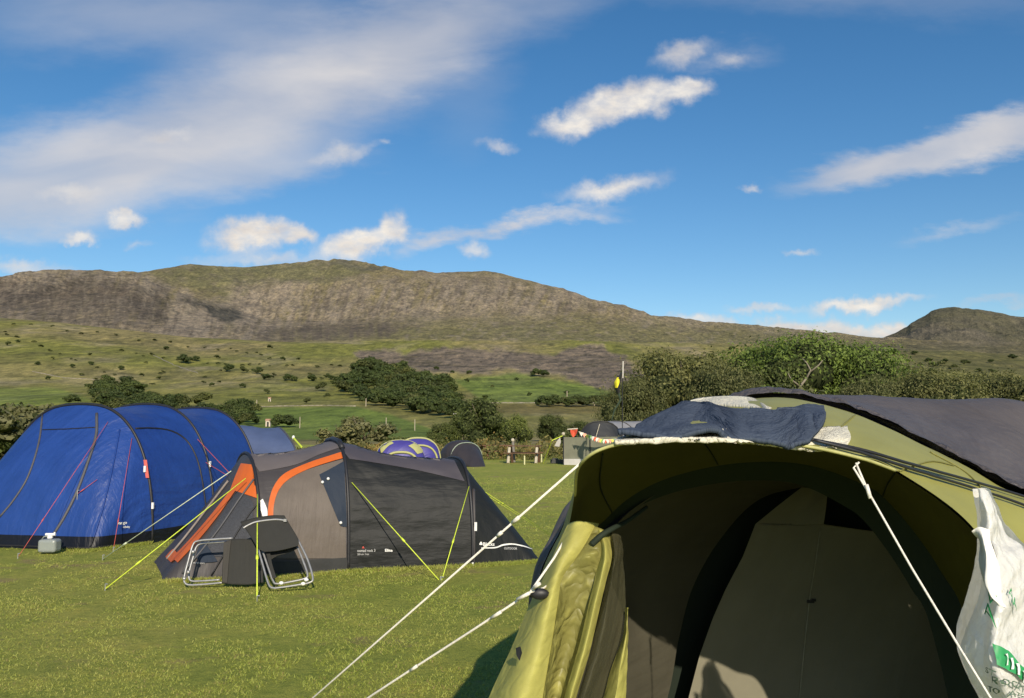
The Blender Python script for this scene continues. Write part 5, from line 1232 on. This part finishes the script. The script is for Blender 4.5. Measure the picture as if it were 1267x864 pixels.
lettering([bf], 'ROGATE', 1230, 842, 7.5, -18, 'printed_letter', blackP, BG, .010, squeeze=1.1, bold=.01)
lettering([bf], 'TO  ATE', 1226, 852, 6.5, -18, 'printed_letter', blackP, BG, .010, squeeze=1.1, bold=.01)
lettering([bf], 'ST', 1224, 830, 6, -30, 'printed_letter', blackP, BG, .010, squeeze=1.1, bold=.01)
# ================================================================== far side of the field
# purple and yellow pop-up tent
purpleF = fab('purple_nylon', (.075, .065, .33), rough=.45, trans=.2, tc_col=(.08, .05, .45), wr=.4); lemonF = fab('lemon_nylon', (.52, .52, .22), rough=.5, trans=.2, wr=.3)
def dome(name, cx_px, base_py, wpx, hpx, yaw, label, fabm, depth_r=.8, flat=.85, Y=None, n=40, ez=.75, lean=0, parent=None):
    g = G(cx_px, base_py) if Y is None else Vector(((cx_px - CX) / FP * Y, Y, 0)); Yd = g.y
    w = wpx * Yd / FP / 2; h = hpx * Yd / FP
    T_ = empty(name, g, label, 'tent')
    c, s = math.cos(yaw), math.sin(yaw); rows = []
    for i in range(13):
        a = math.pi * i / 12; sc = max(.02, math.sin(a)); off = -math.cos(a) * w * depth_r
        row = []
        for k in range(15):
            b = math.pi * k / 14; x = w * sc ** .6 * math.copysign(abs(math.cos(b)) ** .8, math.cos(b)); z = h * sc ** flat * math.sin(b) ** ez
            xx = x + lean * z; yy_ = off
            row.append(Vector((g.x + xx * c - yy_ * s, g.y + xx * s + yy_ * c, z)))
        rows.append(row)
    o = sheet('canopy', rows, fabm, T_, 60, 50, .03, 2, 71)
    return T_, o, g, w, h, rows
T_, o, g, w, h, rows = dome('pop_up_tent', 517, 578, 56, 35, .25, 'small purple and yellow pop up tent behind the black and orange tent', purpleF, .55)
o.name = 'canopy'
def hoopband(rows, i, r, nm, mat, T_, off=.02): MB().tube([Vector(map(float, q)) for q in spline([p + Vector((0, -.02, off)) for p in rows[i]], 40)], r, 6).build(nm, mat, T_, True)
hoopband(rows, 3, .05, 'yellow_hoop', lemonF, T_); hoopband(rows, 6, .05, 'yellow_hoop', lemonF, T_)
T_, o, g, w, h, rows = dome('pop_up_tent', 495, 579, 62, 34, .2, 'rounded purple tent with yellow panels, nearer of the two purple domes', purpleF, .5)
hoopband(rows, 2, .06, 'yellow_hoop', lemonF, T_); hoopband(rows, 7, .04, 'yellow_hoop', lemonF, T_)
ribbon([o], [(470, 553), (476, 547), (484, 546)], [(472, 562), (480, 553), (487, 549)], 'yellow_panel', lemonF, T_, 10, 5, .03)
ribbon([o], [(505, 552), (511, 556), (516, 562)], [(512, 549), (519, 553), (524, 560)], 'yellow_panel', lemonF, T_, 10, 5, .03)
# black dome tent
domeF = fab('black_dome_nylon', (.045, .040, .044), rough=.5, trans=.05, wr=.5)
T_, o, g, w, h, rows = dome('dome_tent', 570, 576, 54, 31, .7, 'small black dome tent alone on the far side of the field', domeF, .9)
rr = [[p for p in rows[6]]]
fr = [Vector((p.x, p.y, p.z)) for p in rows[5]]; tipp = G(605, 579)
base = [Vector((f.x, f.y, 0)).lerp(tipp, .62) for f in fr]; base = [Vector((b.x, b.y, 0)) for b in base]
sheet('porch', [fr, [a.lerp(b, .5) + Vector((0, 0, .06)) for a, b in zip(fr, base)], base], domeF, T_, 40, 20, .02, 2, 72)
MB().tube([p + Vector((0, -.03, .02)) for p in rows[4]], .02, 5).build('hoop', simple('pale_green_piping', (.35, .42, .33), .6), T_, True)
MB().tube([G(586, 579), G(586, 579) + Vector((.01, -.6, 0))], .01, 5).build('guy_line', yellowR, T_)
# picnic table with a person-sized scale: table, benches
def picnic(px, py, yaw, label, wood, paleleg, ln=1.7, k_=1.0):
    g = G(px, py); t = empty('picnic_table', g, label, 'picnic table'); c = Matrix.Rotation(yaw, 3, 'Z')
    def W(x, y, z): return g + c @ Vector((x, y, z * k_))
    mb = MB()
    for k in range(5): mb.box(W(0, -.3 + k * .15, .74), (ln, .13, .045), c)
    mb.build('table_top', wood, t)
    for s in (-1, 1):
        mb = MB()
        for k in range(2): mb.box(W(0, s * (.62 + k * .14), .44), (ln, .13, .045), c)
        mb.build('bench', wood, t)
    for s in (-1, 1):
        for q in (-1, 1):
            MB().tube([W(s * ln * .38, q * .18, .73), W(s * ln * .38, q * .72, .0)], .08, 6).build('leg', paleleg if q < 0 else wood, t)
        MB().box(W(s * ln * .38, 0, .40), (.05, 1.5, .1), c).build('cross_beam', wood, t)
    return t
tw1 = simple('brown_timber', (.13, .07, .04), .85, scale=6, var=.3); pl = simple('pale_timber', (.48, .43, .33), .8, scale=6)
picnic(648, 573, -.15, 'brown timber picnic table with pale legs at the edge of the field', tw1, pl, 1.9, 1.2)
picnic(612, 568, .5, 'dark reddish picnic table left of the one with pale legs', simple('red_brown_timber', (.16, .08, .045), .85, scale=6, var=.3), tw1, 2.0, 1.1)
# wooden post with white cap and low marker posts
g = G(636, 572); r = empty('post', g, 'wooden post with a rounded white cap behind the picnic table', 'post')
MB().tube([g, g + Vector((-.06, 0, 1.10))], .09, 8, .07).build('shaft', simple('grey_timber', (.20, .18, .16), .9), r); MB().ball(g + Vector((-.07, 0, 1.18)), .10, 8).build('cap', pl, r, True)
for i, (px, py, hh, lb) in enumerate(((649, 575, 10, 'short pale marker post left of its pair in front of the picnic table'), (670, 572, 9, 'short pale marker post right of the picnic table'))):
    g = G(px, py); H = hh * g.y / FP; tag(MB().tube([g, g + Vector((0, 0, H))], .035, 7).tube([g + Vector((0, 0, H)), g + Vector((0, 0, H + .03))], .045, 7, .02).build('marker_post', simple('pale_marker', (.62, .60, .34), .8), None), lb, 'post')
# khaki windbreak enclosure
khF = fab('khaki_canvas', (.22, .22, .16), rough=.7, trans=.15, wr=.4, wscale=1.2); whF = fab('white_skirt', (.6, .58, .55), rough=.7, trans=.1, wr=.2)
YW = 42
W_ = empty('windbreak', G(730, 573), 'khaki canvas windbreak with pale skirt and black pole beyond the awning', 'windbreak')
top = [P(697, 541, YW), P(730, 541, YW - .5), P(790, 540, YW - 1.5)]; lo = [P(697, 568, YW), P(730, 568, YW - .5), P(790, 568, YW - 1.5)]; bo = [Vector((p.x, p.y, 0)) for p in lo]
wb = sheet('canvas', [top, [a.lerp(b, .5) for a, b in zip(top, lo)], lo], khF, W_, 30, 20, .06, 1, 81)
sheet('skirt', [lo, bo], whF, W_, 20, 6, .01, 2, 82, lin=True)
for p in (top[0], top[1]): MB().tube([Vector((p.x, p.y, 0)), p + Vector((0, 0, .25))], .03, 6).build('pole', poleM, W_)
MB().tube([P(697, 539, YW), P(683, 545, YW), G(672, 574)], .02, 5).build('guy_line', yellowR, W_); MB().ball(P(697, 537, YW), .09, 6).build('pole_cap', pl, W_)
MB().add([P(686, 552, YW - .2), P(689, 546, YW - .2), P(693, 541, YW - .2), P(694, 547, YW - .2), P(692, 553, YW - .2)], [(0, 1, 2, 3, 4)]).build('hanging_cloth', simple('pale_cloth', (.4, .38, .35), .9), W_)
g = G(692, 574); tag(MB().box(g + Vector((0, 0, .12)), (.9, .4, .18)).box(g + Vector((.5, -.1, .1)), (.3, .3, .12)).box(g + Vector((-.2, 0, .24)), (.3, .25, .08)).build('gear_pile', dark), 'small dark pile of camping gear at the foot of the windbreak', 'gear')
# orange flag on its pole
g = Vector((P(708, 540, 43).x, 43, 0)); r = empty('flag', g, 'small red orange flag on a thin pole above the windbreak', 'flag')
MB().tube([g, P(715, 530, 43)], .02, 6).build('pole', poleM, r)
MB().tube([P(702, 531.5, 43), P(715, 530.5, 43)], .03, 5).build('cross_bar', simple('pale_rod', (.55, .5, .4), .7), r)
sheet('cloth', [[P(706, 531, 43), P(710, 530.5, 43), P(714.5, 530.5, 43)], [P(706, 535, 42.9), P(710, 536, 43.1), P(714, 535, 42.9)], [P(708, 540, 43), P(709.5, 541, 43), P(712, 539, 43)]], simple('red_orange_cloth', (.60, .10, .05), .8), r, 14, 14, .03, 3, 83)
# bunting hanging along the windbreak
r = empty('bunting', P(735, 540, YW - 1), 'string of small coloured pennants along the windbreak', 'bunting')
line = [P(x, y, YW - 1.4) for x, y in sp2([(716, 534), (735, 541), (748, 544), (765, 543), (785, 541)], 24)]
MB().tube(line, .012, 5).build('cord', whiteR, r)
cols = [(.7, .12, .06), (.75, .7, .6), (.75, .35, .25), (.7, .6, .12), (.2, .4, .12), (.7, .68, .6)]
for i in range(1, 22):
    p = line[i]; MB().add([p + Vector((-.10, -.02, 0)), p + Vector((.10, -.02, 0)), p + Vector((0, -.04, -.20))], [(0, 1, 2)]).build('pennant', simple('pennant_cloth', cols[i % 6], .8), r)
# grey tunnel tent with dark porch behind the windbreak
pg = fab('pale_grey_nylon', (.34, .34, .36), rough=.5, trans=.2, wr=.4, wscale=1)
YT = 50
T_ = empty('tunnel_tent', Vector((P(770, 540, YT).x, YT, 0)), 'pale grey tunnel tent with black front panel behind the windbreak', 'tent')
def arch_px(x0, x1, ytop, Y, n=15):
    a = P(x0, 570, Y); b = P(x1, 570, Y); H = P((x0 + x1) / 2, ytop, Y).z
    return arch(Vector((a.x, Y, 0)), Vector((b.x, Y, 0)), H, n, .8, .7)
q0 = arch_px(714, 773, 521.5, YT); q1 = arch_px(732, 790, 521.5, YT + 1.5); q2 = arch_px(765, 822, 522, YT + 3.5); q3 = arch_px(790, 850, 524, YT + 5.5)
sheet('canopy', [q0, q1, q2, q3], pg, T_, 60, 40, .04, 1, 84)
bs = [Vector((p.x, p.y - 1.2, 0)) for p in q0]
sheet('front_panel', [q0, [a.lerp(b, .35) for a, b in zip(q0, bs)], bs], fab('black_porch', (.03, .032, .035), rough=.4, trans=.05, wr=.4), T_, 50, 20, .03, 1, 85)
for q in (q0, q1, q2): MB().tube([p + Vector((0, -.02, .03)) for p in q], .035, 6).build('hoop', poleM, T_, True)
MB().tube([P(742, 525, YT - .6), P(736, 545, YT - 1)], .02, 5).build('guy_line', pl, T_)
# tall pole with the yellow and black windsock
YP = 36; g = Vector((P(769, 500, YP).x, YP, 0)); r = empty('windsock_pole', g, 'tall thin pole with a yellow and black windsock by the trees', 'windsock')
MB().tube([g, P(770, 470, YP), P(771, 446, YP)], .022, 6, .014).build('pole', poleM, r)
MB().tube([P(770.6, 468, YP), P(771, 447, YP)], .03, 6).build('pole_tip', simple('pale_pole_tip', (.55, .52, .48), .6), r)
sock = sheet('windsock', [[P(768, 461, YP), P(769.5, 460, YP - .12), P(770, 462, YP)], [P(761, 472, YP), P(764, 472, YP - .22), P(768, 471, YP)], [P(759.5, 478, YP), P(764, 478, YP - .24), P(767.5, 478, YP)], [P(763, 486, YP), P(765, 487, YP - .12), P(767, 486, YP)]], simple('black_cloth', (.02, .02, .02), .7), r, 16, 20, .02, 3, 86)
sheet('yellow_panel', [[P(763.5, 467, YP - .1), P(765.5, 467, YP - .18)], [P(760.5, 473, YP - .12), P(763.5, 473, YP - .26), P(766.5, 473, YP - .16)][:2] + [P(766.5, 473, YP - .2)], [P(761, 480, YP - .12), P(764, 480, YP - .26)]], simple('yellow_cloth', (.80, .68, .03), .7), r, 10, 14, .0, 3, 87)
MB().tube([P(765, 486, YP), P(768, 495, YP), P(760, 508, YP), P(757, 520, YP)], .06, 6, .02).build('tail', simple('dark_green_cloth', (.03, .05, .03), .8), r)
scene.cycles.max_bounces = 6; scene.cycles.diffuse_bounces = 3; scene.cycles.transparent_max_bounces = 8; scene.cycles.transmission_bounces = 4; scene.cycles.glossy_bounces = 2
